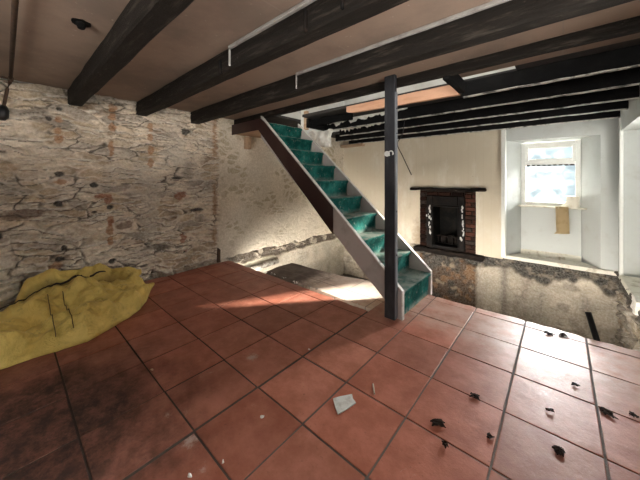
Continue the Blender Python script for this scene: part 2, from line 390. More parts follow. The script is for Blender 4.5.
ORANGE = (.50, .25, .115); RED = (.40, .15, .075); DARK = (.03, .025, .022); BROWN = (.23, .14, .10); WHITE = (.78, .72, .62)
LEFT_MARKS = []
def mk(u, v, ru, rv, col, dep=0.0, a=.85):
    y, z = wl(u, v); y2, _ = wl(u + ru, v); _, z2 = wl(u, v - rv)
    LEFT_MARKS.append((y, z, abs(y2 - y), abs(z2 - z), col, dep, a))
for u, v, ru, rv in ((58.5, 120, 5, 4), (58, 131, 4, 4), (58.5, 139, 5, 5), (60, 182, 6, 3), (55, 266, 7, 5), (112, 108, 5, 4), (112, 117, 4, 4), (112, 127, 4, 5), (111, 148, 3, 8), (110, 219, 4, 5), (110, 230, 4, 6), (110, 240, 3, 6), (150, 128, 3, 5), (150, 138, 3, 5), (150, 150, 3, 5), (150, 163, 3, 5)):
    mk(u, v, ru, rv, ORANGE, .0, .8)
for u, v, ru, rv in ((103, 196, 8, 3), (108, 199, 4, 6), (110, 222, 3, 4), (179, 196, 5, 4), (183, 194, 3, 4), (183, 238, 3, 5)):
    mk(u, v, ru, rv, RED, .0, .8)
for u, v, ru, rv in ((60, 174, 5, 2.5), (94, 185, 5, 2.5), (59, 204, 5, 3), (64, 248, 3, 2.5), (60, 259, 6, 3), (148, 243, 4, 2.5), (112, 261, 4, 2.5), (0, 236, 3, 3), (185, 252, 1.8, 1.5), (196, 210, 6, 2), (185.6, 132, 4, 3.5), (48, 119, 4, 2), (60, 109, 4, 1.8), (95, 212, 3, 1.5), (110, 207, 3, 2.5), (176, 178, 6, 1.5)):
    mk(u, v, ru, rv, DARK, -.035, .92)
for u, v, ru, rv in ((24, 214, 26, 5), (125, 225, 8, 4)):
    mk(u, v, ru, rv, BROWN, .012, .75)
for u, v, ru, rv in ((5, 285, 20, 32), (175, 150, 12, 16), (150, 215, 8, 40)):
    mk(u, v, ru, rv, WHITE, .01, .55)

YS = 2.16                                   # bare stone ends, limewashed stone begins
def left_fn(y, z):
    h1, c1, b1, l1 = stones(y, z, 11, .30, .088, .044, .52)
    h2_, c2, b2, l2 = stones(y, z, 211, .19, .10, .008, 1.0)
    pro = sstep(.72, .95, b2 * (.35 + vnoise(y * 5, z * 7, 77)))
    cream = np.zeros_like(c1); cream[:] = (.80, .72, .60)
    cream = cream * (.86 + .26 * fbm(y * 3, z * 3, 301))[..., None]
    c2 = mixc(cream, np.array((.50, .425, .29)), pro * .8 * sstep(.35, .65, fbm(y * 2, z * 2, 55)))
    k = sstep(YS - .02, YS + .05, y + (vnoise(z * 9, z * 0, 5) - .5) * .06)
    ht = h1 * (1 - k) + (h2_ * .9 + .02) * k
    c = c1 * (1 - k)[..., None] + c2 * k[..., None]
    # strip of timber batten remains / brick dust where the bare part ends
    st = np.exp(-((y - 2.115) / .035) ** 2) * sstep(.28, .5, fbm(y * 3, z * 4.5, 401)) * sstep(.15, .4, z)
    c = mixc(c, np.array((.44, .25, .13)), st * .85)
    for (cy, cz, ry, rz, col, dep, a) in LEFT_MARKS:
        b = blob(y, z, cy, cz, max(ry, .02), max(rz, .018), int(abs(cy * 97)))
        c = mixc(c, np.array(col), b * a); ht = ht + b * dep
    # soot under the ceiling boards
    so = sstep(2.10, 2.24, z + (fbm(y * 4, z * 3, 411) - .5) * .25) * sstep(1.7, 1.2, y) * .6
    c = mixc(c, np.array((.12, .105, .09)), so)
    # rotten wall plate line, old floor level
    zz = z + (fbm(y * 5, z * 2, 421) - .5) * .10
    band = sstep(-.13, -.09, zz) * (1 - sstep(.03, .06, zz)) * sstep(2.2, 2.4, y)
    bw = sstep(.58, .70, fbm(y * 9, z * 16, 431, 5))
    bc = np.zeros_like(c); bc[:] = (.085, .062, .045)
    bc = bc * (1 - bw)[..., None] + np.array((.42, .37, .30)) * bw[..., None]
    c = c * (1 - band)[..., None] + bc * band[..., None]
    ht = ht - band * .05 * (1 - bw)
    low = (1 - sstep(-.16, -.10, zz)) * sstep(2.2, 2.4, y)
    lc = np.zeros_like(c); lc[:] = (.55, .50, .41); lc = lc * (.62 + .7 * fbm(y * 7, z * 7, 441))[..., None]
    c = c * (1 - low)[..., None] + lc * low[..., None]
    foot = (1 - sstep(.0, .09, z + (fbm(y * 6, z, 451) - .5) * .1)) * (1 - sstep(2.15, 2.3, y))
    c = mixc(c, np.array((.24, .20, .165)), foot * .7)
    return ht, c
def left_pos(y, z):
    h, _ = left_fn(y, z); return np.stack([-4.0 + h - .012, y, z], -1)
S = np.concatenate([np.arange(-.62, -.1, .03), np.arange(-.1, 2.25, .0085), np.arange(2.2585, 5.50, .0135)]); T = np.concatenate([np.arange(-1.12, -.42, .03), np.arange(-.42, 2.262, .0095)])
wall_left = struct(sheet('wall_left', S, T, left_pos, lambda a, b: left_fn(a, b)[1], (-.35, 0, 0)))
b_ = MB(); b_.box((-4.36, -1.9, -.64), (-4.0, -.62, 2.262)); struct(b_.build('wall_left_rear', 'white_wall'))
b_ = MB(); b_.box((-4.36, -1.9, 2.262), (-4.0, 5.86, 4.5)); struct(b_.build('wall_left_upstairs', 'upper_wall'))

# ------------------------------------------------------------------ back wall, lower rubble
def back_fn(x, z):
    h, c, b, l = stones(x, z, 511, .34, .16, .018, .92)
    pale = np.zeros_like(c); pale[:] = (.50, .45, .365); pale = pale * (.25 + 1.35 * fbm(x * 3.2, z * 4, 521, 6))[..., None]
    pale = mixc(pale, np.array((.24, .19, .15)), sstep(.55, .72, fbm(x * 7, z * 1.6, 525, 5)) * .7)
    ck = np.abs(fbm(x * 3.1, z * 3.1, 527, 4) - .5); pale = mixc(pale, np.array((.12, .10, .08)), (1 - sstep(.004, .016, ck)) * sstep(.45, .6, fbm(x * 2, z * 2, 528)) * .8)
    pale = mixc(pale, np.array((.20, .165, .13)), sstep(.56, .70, fbm(x * 5.5, z * 6.5, 523, 6)) * .8)
    c = c * .25 + pale * .75
    ch = sstep(-2.2, -2.08, x) * (1 - sstep(-1.14, -1.08, x))            # chimney base
    n = fbm(x * 5, z * 7, 531, 5)
    cb = np.zeros_like(c); cb[:] = (.085, .048, .027)
    cb = mixc(cb, np.array((.22, .115, .05)), sstep(.5, .62, n)); cb = mixc(cb, np.array((.035, .027, .022)), sstep(.5, .66, fbm(x * 4, z * 4, 541)))
    cb = mixc(cb, np.array((.34, .27, .19)), sstep(.70, .80, fbm(x * 6, z * 6, 543)))
    c = c * (1 - ch)[..., None] + cb * ch[..., None]
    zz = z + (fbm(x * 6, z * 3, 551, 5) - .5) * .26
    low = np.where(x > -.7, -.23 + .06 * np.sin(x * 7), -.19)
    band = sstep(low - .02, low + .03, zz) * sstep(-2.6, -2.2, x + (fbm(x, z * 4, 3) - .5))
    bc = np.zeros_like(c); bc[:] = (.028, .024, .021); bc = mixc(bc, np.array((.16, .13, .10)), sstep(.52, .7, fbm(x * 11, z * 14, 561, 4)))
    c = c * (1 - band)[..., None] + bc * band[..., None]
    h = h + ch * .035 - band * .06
    v = np.exp(-((x + .70) / .05) ** 2); c = mixc(c, np.array((.16, .14, .12)), v * .7)
    return h, c
S2 = np.arange(-4.0, .78, .0155); T2 = np.arange(-1.12, .03, .0155)
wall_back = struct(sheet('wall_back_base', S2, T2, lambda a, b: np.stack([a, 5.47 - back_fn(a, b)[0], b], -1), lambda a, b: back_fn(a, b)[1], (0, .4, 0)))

# back wall above: lining round the fireplace
FX0, FX1, FZ1 = -2.105, -1.114, 1.09
m = MB()
m.box((-4.0, 5.44, 0.0), (FX0, 5.60, 2.262)); m.box((FX1, 5.44, -.03), (-.72, 5.60, 2.262)); m.box((FX0, 5.44, FZ1), (FX1, 5.60, 2.262))
m.box((-4.0, 5.95, 0), (-.72, 6.2, 2.262))
struct(m.build('wall_back', 'cream', rough=.004, rs=3, cell=.12))
# window wall with splayed recess
m = MB(); RX0, RX1, RZ1 = -.68, .43, 1.925; WX0, WX1, WZ0, WZ1, WY = -.50, .245, .86, 1.90, 5.80
m.box((-.72, 5.50, RZ1), (.60, 6.2, 2.262))
m.prism([(RX1, 5.50, 0), (.60, 5.50, 0), (.60, 6.2, 0), (WX1, 6.2, 0), (WX1, 5.80, 0)], (0, 0, RZ1))
m.prism([(RX0, 5.50, 0), (WX0, 5.80, 0), (WX0, 6.2, 0), (-.72, 6.2, 0), (-.72, 5.50, 0)], (0, 0, RZ1))
m.box((WX0, 5.77, .0), (WX1, 6.2, .845))
struct(m.build('wall_back_window_bay', 'white_wall'))
m = MB(); m.box((-.735, 5.40, .0), (-.675, 5.52, 2.12), .012, seg=2); struct(m.build('trim_1', 'white_gloss'))
m = MB()
m.prism([(-.70, 5.46, -.02), (.60, 5.46, -.02), (.60, 5.80, -.02), (-.50, 5.80, -.02)], (0, 0, .055))
m.prism([(-.50, 5.77, .035), (-.50, 5.72, .035), (-.50, 5.765, .12), (-.50, 5.77, .12)], (.745, 0, 0))
struct(m.build('baseboard_back', 'skirt_white', rough=.008, rs=5, cell=.08))
m = MB(); m.box((-4.36, 5.5, 2.262), (.95, 5.86, 4.5)); struct(m.build('wall_back_upstairs', 'upper_wall'))

# ------------------------------------------------------------------ right wall
def right_fn(y, z):
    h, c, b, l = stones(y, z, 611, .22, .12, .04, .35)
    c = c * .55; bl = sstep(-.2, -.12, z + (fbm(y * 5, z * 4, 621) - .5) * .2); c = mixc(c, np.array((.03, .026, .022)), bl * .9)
    return h, c
S3 = np.arange(1.5, 5.62, .02); T3 = np.arange(-1.12, .04, .02)
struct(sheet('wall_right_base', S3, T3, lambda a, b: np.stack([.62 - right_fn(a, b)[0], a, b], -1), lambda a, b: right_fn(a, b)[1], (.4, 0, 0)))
m = MB()
m.box((.60, 5.30, .0), (1.02, 5.5, 2.262)); m.box((.60, 4.15, 1.93), (1.02, 5.30, 2.262)); m.box((.60, 4.15, 0), (1.02, 5.30, .03))
m.box((.60, 3.2, .0), (1.02, 4.15, 2.262)); m.box((.60, 1.7, -.02), (1.02, 3.2, 2.262)); m.box((.60, -1.9, -.02), (1.02, .3, 2.262)); m.box((.60, .3, -.02), (1.02, 1.7, .95)); m.box((.60, .3, 1.95), (1.02, 1.7, 2.262)); m.box((.95, 4.15, .03), (1.02, 5.30, .75)); m.box((.95, 4.72, .75), (1.02, 5.30, 1.88))
m.box((.95, 4.15, 1.88), (1.02, 5.30, 1.93))
struct(m.build('wall_right', 'white_wall'))
m = MB(); m.box((.585, 5.285, .0), (.625, 5.325, 2.10), .008); struct(m.build('trim_2', 'white_gloss'))
m = MB(); m.box((.585, 4.1, -.02), (.93, 5.47, .045), .01); struct(m.build('baseboard_right', 'skirt_white'))
m = MB(); m.box((.60, -1.9, 2.262), (.95, 1.6, 4.5)); m.box((.60, 3.6, 2.262), (.95, 5.5, 4.5)); m.box((.60, 1.6, 2.262), (.95, 3.6, 2.9)); m.box((.60, 1.6, 4.2), (.95, 3.6, 4.5))
struct(m.build('wall_right_upstairs', 'upper_wall'))

# wall behind the viewer, with its window
RW = (-1.5, .1, .9, 1.95)
m = MB(); y0, y1 = -1.9, -1.6
m.box((-4.0, y0, -.1), (RW[0], y1, 2.262)); m.box((RW[1], y0, -.1), (.60, y1, 2.262)); m.box((RW[0], y0, -.1), (RW[1], y1, RW[2])); m.box((RW[0], y0, RW[3]), (RW[1], y1, 2.262))
struct(m.build('wall_front', 'white_wall'))
m = MB(); m.box((-4.0, -1.9, 2.262), (-3.4, -1.6, 4.5)); m.box((-.6, -1.9, 2.262), (.6, -1.6, 4.5)); m.box((-3.4, -1.9, 2.262), (-.6, -1.6, 2.9)); m.box((-3.4, -1.9, 4.2), (-.6, -1.6, 4.5)); struct(m.build('wall_front_upstairs', 'upper_wall'))  # unseen opening added to brighten the upstairs walls
m = MB(); m.box((-4.36, -1.9, 4.5), (.95, 5.86, 4.6)); struct(m.build('ceiling_upstairs', 'upper_wall'))

# ------------------------------------------------------------------ floor: tiles laid on a slab
P0X, P0Y, PI_ = -.237, .246, .397
m = MB(); bm = m.bm; lay = bm.verts.layers.float_color.new('Col'); rt = random.Random(3)
g = .0045
XL, XR = -3.99, .60
def ymax(x): return 3.15 if x > -1.42 else 2.36
cols = []
kx0 = int(math.floor((XL - P0X) / PI_)); kx1 = int(math.ceil((XR - P0X) / PI_))
ky0 = int(math.floor((-1.6 - P0Y) / PI_)); ky1 = 8
for i in range(kx0, kx1):
    for j in range(ky0, ky1):
        xa, xb = max(P0X + i * PI_, XL), min(P0X + (i + 1) * PI_, XR)
        ya, yb = max(P0Y + j * PI_, -1.6), P0Y + (j + 1) * PI_
        segs = [(xa, xb, 3.15 if (xa + xb) / 2 > -1.42 else 2.365)]
        if xa < -1.42 < xb: segs = [(xa, -1.42, 2.365), (-1.42, xb, 3.15)]
        for (sa, sb, ym) in segs:
            yy = min(yb, ym)
            if yy - ya < .03 or sb - sa < .03: continue
            w = g + rt.uniform(-.001, .0022); z1 = rt.uniform(-.0018, .0012)
            old = set(bm.verts)
            jag = yy < yb - .001
            nx = max(2, int((sb - sa) / .05)) if jag else 1
            x0, x1, q0, q1 = sa + w, sb - w, ya + w, yy - w
            top = [(x0, q0), (x1, q0)] + [(x1 - (x1 - x0) * t / nx, q1 + (rt.uniform(-.018, .006) if jag else 0)) for t in range(nx + 1)]
            vs = [bm.verts.new((p[0], p[1], z1 + rt.uniform(-.0008, .0008))) for p in top]
            vb = [bm.verts.new((p[0], p[1], -.02)) for p in top]
            f = bm.faces.new(vs); n = len(vs)
            sides = [bm.faces.new([vs[k], vb[k], vb[(k + 1) % n], vs[(k + 1) % n]]) for k in range(n)]
            tint = rt.uniform(.80, 1.1); hue = rt.uniform(-.05, .05)
            bv = bmesh.ops.bevel(bm, geom=list(f.edges), offset=.004, segments=2, affect='EDGES', profile=.6)
            for v in set(bm.verts) - old: v[lay] = (tint, tint * (1 + hue), tint * (1 + hue * 1.3), 1)
for f in bm.faces: f.material_index = 0; f.smooth = False
def slab(a, b, mi_top):
    v, fs = m.hexa([(a[0], a[1], a[2]), (b[0], a[1], a[2]), (b[0], b[1], a[2]), (a[0], b[1], a[2]), (a[0], a[1], b[2]), (b[0], a[1], b[2]), (b[0], b[1], b[2]), (a[0], b[1], b[2])], 2)
    fs[1].material_index = mi_top
slab((-4.0, -1.6, -.16), (.6, 2.35, -.005), 1); slab((-1.42, 2.35, -.16), (.6, 3.135, -.005), 1)
floor = struct(m.build('floor', ['tile', 'grout', 'concrete']))

# ground exposed under the lifted floor
def gr(x, y):
    return -1.08 + .07 * fbm(x * 3, y * 3, 711) + .05 * fbm(x * 11, y * 11, 713, 3)
m_ = np.meshgrid(np.arange(-4.0, .62, .05), np.arange(2.1, 5.5, .05), indexing='ij')
o = sheet('floor_ground', np.arange(-4.0, .62, .05), np.arange(2.1, 5.52, .05), lambda a, b: np.stack([a, b, gr(a, b)], -1), lambda a, b: np.stack([.1 + 0 * a, .085 + 0 * a, .07 + 0 * a], -1), (0, 0, -.2), 'earth'); struct(o)

# broken dusty piece of floor slab beyond the crack
m = MB(); rt = random.Random(5)
pts = [(-3.13, 2.43), (-2.6, 2.425), (-2.1, 2.44), (-1.75, 2.42), (-1.425, 2.43), (-1.425, 3.14), (-1.8, 3.12), (-2.2, 3.0), (-2.5, 2.98), (-2.8, 2.96), (-3.0, 2.97), (-3.16, 2.95), (-3.18, 2.7)]
m.prism([(x, y, -.012) for x, y in pts], (0, 0, -.12))
o = m.build('floor_broken_slab', 'slab'); struct(o)

# ------------------------------------------------------------------ ceiling boards, beams, joists
m = MB(); m.box((-4.0, -1.6, 2.262), (.6, 2.51, 2.30)); struct(m.build('ceiling', 'ceiling'))
m = MB()
m.box((-3.02, 3.04, 2.262), (.6, 5.5, 2.30), mis=[0, 1, 0, 0, 0, 0]); m.box((-.73, 2.51, 2.262), (.6, 2.85, 2.30), mis=[2, 1, 0, 0, 0, 0]); m.box((-.29, 2.85, 2.262), (.6, 3.04, 2.30), mis=[0, 1, 0, 0, 0, 0])
m.box((-4.0, 2.51, 2.262), (-3.3, 3.6, 2.30)); m.box((-4.0, 4.6, 2.262), (-3.02, 5.5, 2.30))
struct(m.build('ceiling_floorboards', ['under_boards', 'boards', 'ceiling']))

BG = 'black ceiling beams'
def beam(y0, y1, z0, label, x0=-4.0, x1=.6, mat='beam', wob=.006, notch=None):
    t = thing('ceiling_beam', ((x0 + x1) / 2, (y0 + y1) / 2, z0), label, 'beam', BG)
    m = MB(); m.box((x0, y0, z0), (x1, y1, 2.265), .012)
    if notch:
        pass
    o = m.build('beam_timber', mat, t, rough=wob, rs=2.2, cell=.10)
    return t
bA = beam(.44, .565, 2.10, 'rough black timber ceiling beam nearest the left edge, with the pipe beyond it')
bB = beam(1.075, 1.20, 2.10, 'chipped black timber ceiling beam, second from the left, white strip along its top')
bC = beam(1.745, 1.87, 2.10, 'long black timber ceiling beam, third from the left, just before the post')
def strip(par, y, label):
    m = MB(); m.box((-1.80, y - .020, 2.238), (.6, y + .006, 2.262), .004); m.box((-1.808, y - .012, 2.12), (-1.80, y + .006, 2.262), .002)
    o = m.build('conduit', 'grey_trunking', par); o['label'] = label
strip(bB, 1.075, 'white trunking strip'); strip(bC, 1.745, 'white trunking strip')
# worn bare patches / notch on second beam
m = MB(); m.box((-1.95, 1.06, 2.095), (-1.925, 1.09, 2.20), .004); m.box((-1.05, 1.06, 2.096), (-1.03, 1.085, 2.22), .004); m.box((-.8, 1.062, 2.12), (-.785, 1.085, 2.24), .003)
m.build('iron_cleat', 'iron', bB)
bD = beam(2.446, 2.51, 2.178, 'slim black timber trimmer running behind the post top along the stair opening', mat='beam', wob=.003)

JG = 'black joists over the lifted floor'
def joist(y, x0, x1, label, y1=None, dz=0):
    t = thing('floor_joist', ((x0 + x1) / 2, y + .025, 2.12), label, 'joist', JG)
    m = MB(); m.box((x0, y, 2.124), (x1, y + .055, 2.262), .004); m.build('joist_timber', 'joist', t, rough=.004, rs=2.5, cell=.15)
    m = MB(); m.box((x0, y + .004, 2.113), (x1, y + .05, 2.123), .002); o = m.build('batten', 'joist_arris', t, rough=.006, rs=5, cell=.09); o['label'] = 'pale worn lath along the underside'
    return t
joist(2.98, -.73, .6, 'tarred black joist meeting the sloping pink plank, nearest of the bare joists')
joist(3.57, -3.02, .6, 'tarred black bare joist with torn white plaster along its left end, second nearest')
joist(4.17, -3.15, .6, 'tarred black bare joist in the middle of the five over the sunken floor')
joist(4.75, -3.70, .6, 'tarred black bare joist second from the fireplace wall')
joist(5.32, -3.75, .6, 'tarred black bare joist tight against the fireplace wall')
m = MB(); m.box((-.76, 2.47, 2.15), (-.70, 2.98, 2.262), .004); tag(m.build('trimmer_joist', 'joist', rough=.003, cell=.12), 'short black cross timber closing the right end of the stair opening', 'joist')
m = MB(); m.prism([(-.762, 2.985, 2.145), (-.762, 2.985, 2.262), (-2.14, 2.985, 2.262), (-2.14, 2.985, 2.19), (-2.05, 2.985, 2.17)], (0, .05, 0)); tag(m.build('bare_plank', 'pink_plank', rough=.003, cell=.1), 'pinkish bare timber plank edging the far side of the stair opening', 'plank')
m = MB(); m.box((-3.01, 3.24, 2.150), (-2.24, 3.30, 2.262), .01); tag(m.build('joist_stub', 'joist', rough=.014, rs=5, cell=.06), 'broken black joist stub beside the stair head, left of the pink plank', 'joist')
m = MB(); m.box((-2.72, 3.245, 2.262), (-2.02, 3.37, 2.28)); 
m.bm.clear(); m = MB()
# jagged plaster hanging on the joists
def jagged(y, x0, x1, ztop, dep, seed, n=26):
    r = random.Random(seed); mm = MB(); pts = [(x1, y, ztop), (x0, y, ztop)]
    for i in range(n + 1):
        x = x0 + (x1 - x0) * i / n; k = (.35 + .65 * (r.random() ** 1.6)) * (1.0 - .75 * i / n)
        pts.append((x, y, ztop - dep * k))
    mm.prism(pts, (0, -.015, 0)); return mm
m = jagged(3.572, -2.95, -1.55, 2.262, .125, 4, 44); tag(m.build('torn_plaster', 'torn_plaster'), 'ragged white plaster edge hanging on the joist left of the post', 'plaster')
m = jagged(4.174, -3.1, -1.8, 2.262, .11, 9, 44); tag(m.build('torn_plaster', 'torn_plaster'), 'ragged white plaster edge on the deeper joist left of the post', 'plaster')
# torn plaster lump by the stair head
m = MB(); m.box((-3.30, 3.46, 1.84), (-2.84, 3.55, 2.108), .03, seg=2); tag(m.build('torn_plaster', 'torn_plaster', rough=.05, rs=7, cell=.04), 'torn lump of white plaster beside the stair head under the joist ends', 'plaster')
m = MB(); m.box((-3.97, 5.29, 2.05), (-3.35, 5.40, 2.112), .006); tag(m.build('timber_batten', 'tan_wood'), 'short tan timber batten at the top of the corner behind the stairs', 'timber')
m = MB(); m.box((-3.97, 2.62, 1.80), (-3.90, 2.72, 2.0), .005); tag(m.build('timber_block', 'tan_wood'), 'small tan timber block on the limewashed wall under the stair head', 'timber')
m = MB(); m.box((-3.07, 3.18, 2.124), (-3.015, 3.60, 2.262), .004); tag(m.build('trimmer_joist', 'joist', rough=.003, cell=.12), 'short black cross timber carrying the joist ends beside the stair head', 'joist')
m = MB(); m.box((-3.20, 3.185, 2.12), (-3.14, 3.245, 2.42), .005); NEWEL = m
m = MB(); m.box((-3.14, 3.19, 2.10), (-3.074, 3.25, 2.40), .005); PACK = m

# ------------------------------------------------------------------ staircase
ST = thing('staircase', (-1.1, 2.78, 0), 'steep wooden staircase with worn teal carpet, white edges and dark brown upper side', 'staircase')
YA, YB = 2.402, 3.17; tw = .030; SL = .911
def ztop(x): return .262 + SL * (-1.1 - x)
def stringer_pts(y, x_hi=-3.22):
    return [(-1.1, y, 0.0), (-1.1, y, .262), (x_hi, y, ztop(x_hi)), (x_hi, y, ztop(x_hi) - .30), (-1.262, y, ztop(-1.262) - .30 + .02), (-1.245, y, 0.0)]
for (y, lab) in ((YA, 'side near the post'), (YB - tw, 'side near the fireplace')):
    m = MB(); m.prism(stringer_pts(y), (0, tw, 0)); m.build('stringer', 'stringer', ST)
    m = MB(); a = Vector((-1.1, y - .004, .262)); n = Vector((SL, 0, 1)).normalized() * .010
    m.prism([(-1.1, y - .004, .262), (-3.22, y - .004, ztop(-3.22)), Vector((-3.22, y - .004, ztop(-3.22))) + n, Vector((-1.1, y - .004, .262)) + n], (0, tw + .008, 0))
    m.prism([(-1.1, y - .004, 0), (-1.1, y - .004, .272), (-1.088, y - .004, .268), (-1.088, y - .004, 0)], (0, tw + .008, 0))
    o = m.build('edge_strip', 'stringer_edge', ST); o['label'] = 'worn white painted edge'
# brown cladding board on the upper near side
m = MB(); x1 = -1.90
m.prism([(x1, YA - .008, ztop(x1) - .008), (-3.13, YA - .008, ztop(-3.13) - .008), (-3.22, YA - .008, 2.165), (-3.97, YA - .008, 2.165), (-3.97, YA - .008, 2.005), (-3.27, YA - .008, 2.005), (x1, YA - .008, ztop(x1) - .305)], (0, .007, 0))
o = m.build('cladding_board', 'fascia', ST); o['label'] = 'dark brown gloss side board on the upper half'
NX = [-1.105 - .2245 * k for k in range(10)]; NZ = [.243 + .2065 * k for k in range(10)]
for k in range(10):
    x, z = NX[k], NZ[k]
    m = MB(); m.box((x - .245, YA + tw + .001, z - .028), (x + .004, YB - tw - .001, z - .006), .003); m.build('tread', 'tan_wood', ST)
    zb = (NZ[k - 1] if k else 0) - (.006 if k else 0)
    m = MB(); m.box((x - .030, YA + tw + .001, zb), (x - .014, YB - tw - .001, z - .028)); m.build('riser', 'tan_wood', ST)
# carpet: one strip folded over all steps
prof = []
for k in range(10):
    x, z = NX[k], NZ[k]; zb = 0.004 if k == 0 else NZ[k - 1] + .0
    r = .018
    prof += [(x - .010, zb + .006), (x - .010, (zb + z) / 2), (x - .006, z - .035), (x + .012, z - .022), (x + .016, z - .008), (x + .010, z + .004), (x - .004, z + .008), (x - .08, z + .004), (x - .16, z + .003), (x - .212, z + .004)]
bm = bmesh.new(); rows = []
from mathutils import noise as N
ny = 22
for (x, z) in prof:
    row = []
    for j in range(ny + 1):
        y = YA + tw + .004 + (YB - YA - 2 * tw - .008) * j / ny
        d = N.noise(Vector((x * 9, y * 9, z * 9))) * .006 + N.noise(Vector((x * 23, y * 23, z * 23))) * .003
        sag = .010 * math.sin(PI * j / ny)
        row.append(bm.verts.new((x + d, y, max(z + d * .8, .003))))
    rows.append(row)
for a, b in zip(rows, rows[1:]):
    for j in range(ny): bm.faces.new([a[j], a[j + 1], b[j + 1], b[j]]).smooth = True
bmesh.ops.solidify(bm, geom=bm.faces[:], thickness=-.005)
m = MB(); m.bm.free(); m.bm = bm; o = m.build('carpet', 'carpet', ST); o['label'] = 'worn teal green stair carpet with pale dust'
o = NEWEL.build('newel_stub', 'white_gloss', ST); o['label'] = 'cut white painted newel stub'
PACK.build('packing_timber', 'tan_wood', ST)
# soffit of the landing at the stair head
m = MB(); m.box((-3.97, 2.42, 2.02), (-3.23, 3.15, 2.045)); m.build('landing_board', 'tan_wood', ST)

# ------------------------------------------------------------------ post
PT = thing('support_post', (-1.205, 2.37, 0), 'upright dark grey timber post in front of the stair foot', 'post')
m = MB(); m.box((-1.245, 2.348, 0.0), (-1.142, 2.393, 2.262), .003); m.build('post_timber', 'post', PT, rough=.002, rs=4, cell=.2)
m = MB(); m.box((-1.142, 2.350, .015), (-1.132, 2.392, 2.10), .002); o = m.build('lit_face_strip', 'post_lit_face', PT); o['label'] = 'right face of the post with its lit tone painted in'  # pale strip puts the light on the right face into its colour
p = on_floor(386.5, 155)
m = MB(); cx, cz = -1.215, 1.535
m.tube([(cx, 2.349, cz), (cx, 2.338, cz)], .026, 16); m.tube([(cx + .028, 2.342, cz - .005 + .022 * math.sin(a)) if False else (cx + .04 + .022 * math.cos(a), 2.340, cz + .024 * math.sin(a)) for a in [PI * (1.3 - 1.5 * i / 8) for i in range(9)]], .006, 8)
o = m.build('cable_clip', 'white_plastic', PT); o['label'] = 'white cable hook'
m = MB()
for zz in (1.95, 1.72, 1.0, .6): m = MB(); m.tube([(-1.134, 2.37, zz), (-1.129, 2.37, zz)], .007, 8); m.build('screw', 'iron', PT)

# ------------------------------------------------------------------ fireplace
FP = thing('fireplace', ((FX0 + FX1) / 2, 5.45, -.02), 'sooty brick fireplace with rusted iron insert and charred mantel on the cream wall', 'fireplace')
bm = bmesh.new(); lay = bm.verts.layers.float_color.new('Col'); m = MB(); m.bm.free(); m.bm = bm; rb = random.Random(12)
bx0, bx1 = -1.97, -1.29
def bricks(xa, xb, za, zb, left):
    z = za; row = 0
    while z < zb - .02:
        x = xa - (.11 if row % 2 else 0)
        while x < xb:
            a, b = max(x, xa), min(x + .215, xb)
            if b - a > .03:
                old = set(bm.verts); dy = rb.uniform(-.008, .010)
                m.box((a + .004, 5.435 + dy, z + .004), (b - .004, 5.56, min(z + .067, zb)), .006)
                s = rb.random(); base = Vector((.10, .042, .029)) if s > .45 else Vector((.045, .024, .018))
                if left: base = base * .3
                if s < .12: base = Vector((.05, .04, .035))
                for v in set(bm.verts) - old: v[lay] = (*base, 1)
            x += .225
        z += .075; row += 1
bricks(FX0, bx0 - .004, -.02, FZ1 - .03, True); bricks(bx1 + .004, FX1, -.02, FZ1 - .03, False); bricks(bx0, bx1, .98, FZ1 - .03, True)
old = set(bm.verts); m.box((FX0, 5.465, -.03), (bx0 - .004, 5.6, FZ1)); m.box((bx1 + .004, 5.465, -.03), (FX1, 5.6, FZ1)); m.box((bx0, 5.465, .98), (bx1, 5.6, FZ1))
for v in set(bm.verts) - old: v[lay] = (.035, .028, .024, 1)
m.build('brick_surround', 'brick', FP, rough=.006, rs=9)
m = MB(); ox0, ox1, oz0, oz1 = -1.845, -1.405, .04, .77
m.box((bx0, 5.42, -.02), (ox0, 5.50, .98), .008); m.box((ox1, 5.42, -.02), (bx1, 5.50, .98), .008); m.box((ox0, 5.42, oz1 + .02), (ox1, 5.50, .98), .008); m.box((ox0, 5.42, -.02), (ox1, 5.50, oz0), .006)
m.box((ox0 - .025, 5.405, oz0), (ox0, 5.43, oz1), .006); m.box((ox1, 5.405, oz0), (ox1 + .025, 5.43, oz1), .006); m.box((ox0 - .025, 5.405, oz1), (ox1 + .025, 5.43, oz1 + .03), .006)
m.build('iron_insert', 'iron', FP, rough=.004, rs=5)
m = MB()
m.box((ox0 - .02, 5.85, -.02), (ox1 + .02, 5.9, .98)); m.box((ox0 - .05, 5.5, -.02), (ox0 - .004, 5.88, .98)); m.box((ox1 + .004, 5.5, -.02), (ox1 + .05, 5.88, .98)); m.box((ox0, 5.5, .78), (ox1, 5.88, .98)); m.box((ox0, 5.5, -.02), (ox1, 5.88, .03))
m.build('firebox', 'soot', FP)
m = MB()
for k in range(6):
    x = ox0 + .06 + k * .064; m.tube([(x, 5.56, .06), (x, 5.54, .20)], .008, 8)
m.tube([(ox0 + .01, 5.555, .20), (ox1 - .01, 5.555, .20)], .010, 8); m.tube([(ox0 + .01, 5.565, .07), (ox1 - .01, 5.565, .07)], .010, 8)
m.build('grate', 'iron', FP)
m = MB()
for i in range(3):
    bx = ox0 + .08 + i * .12; m.box((bx, 5.62, .03), (bx + .1, 5.75, .17 + .05 * (i % 2)), .02, seg=2)
m.build('broken_firebrick', 'char_wood', FP, rough=.02, rs=6, cell=.05)
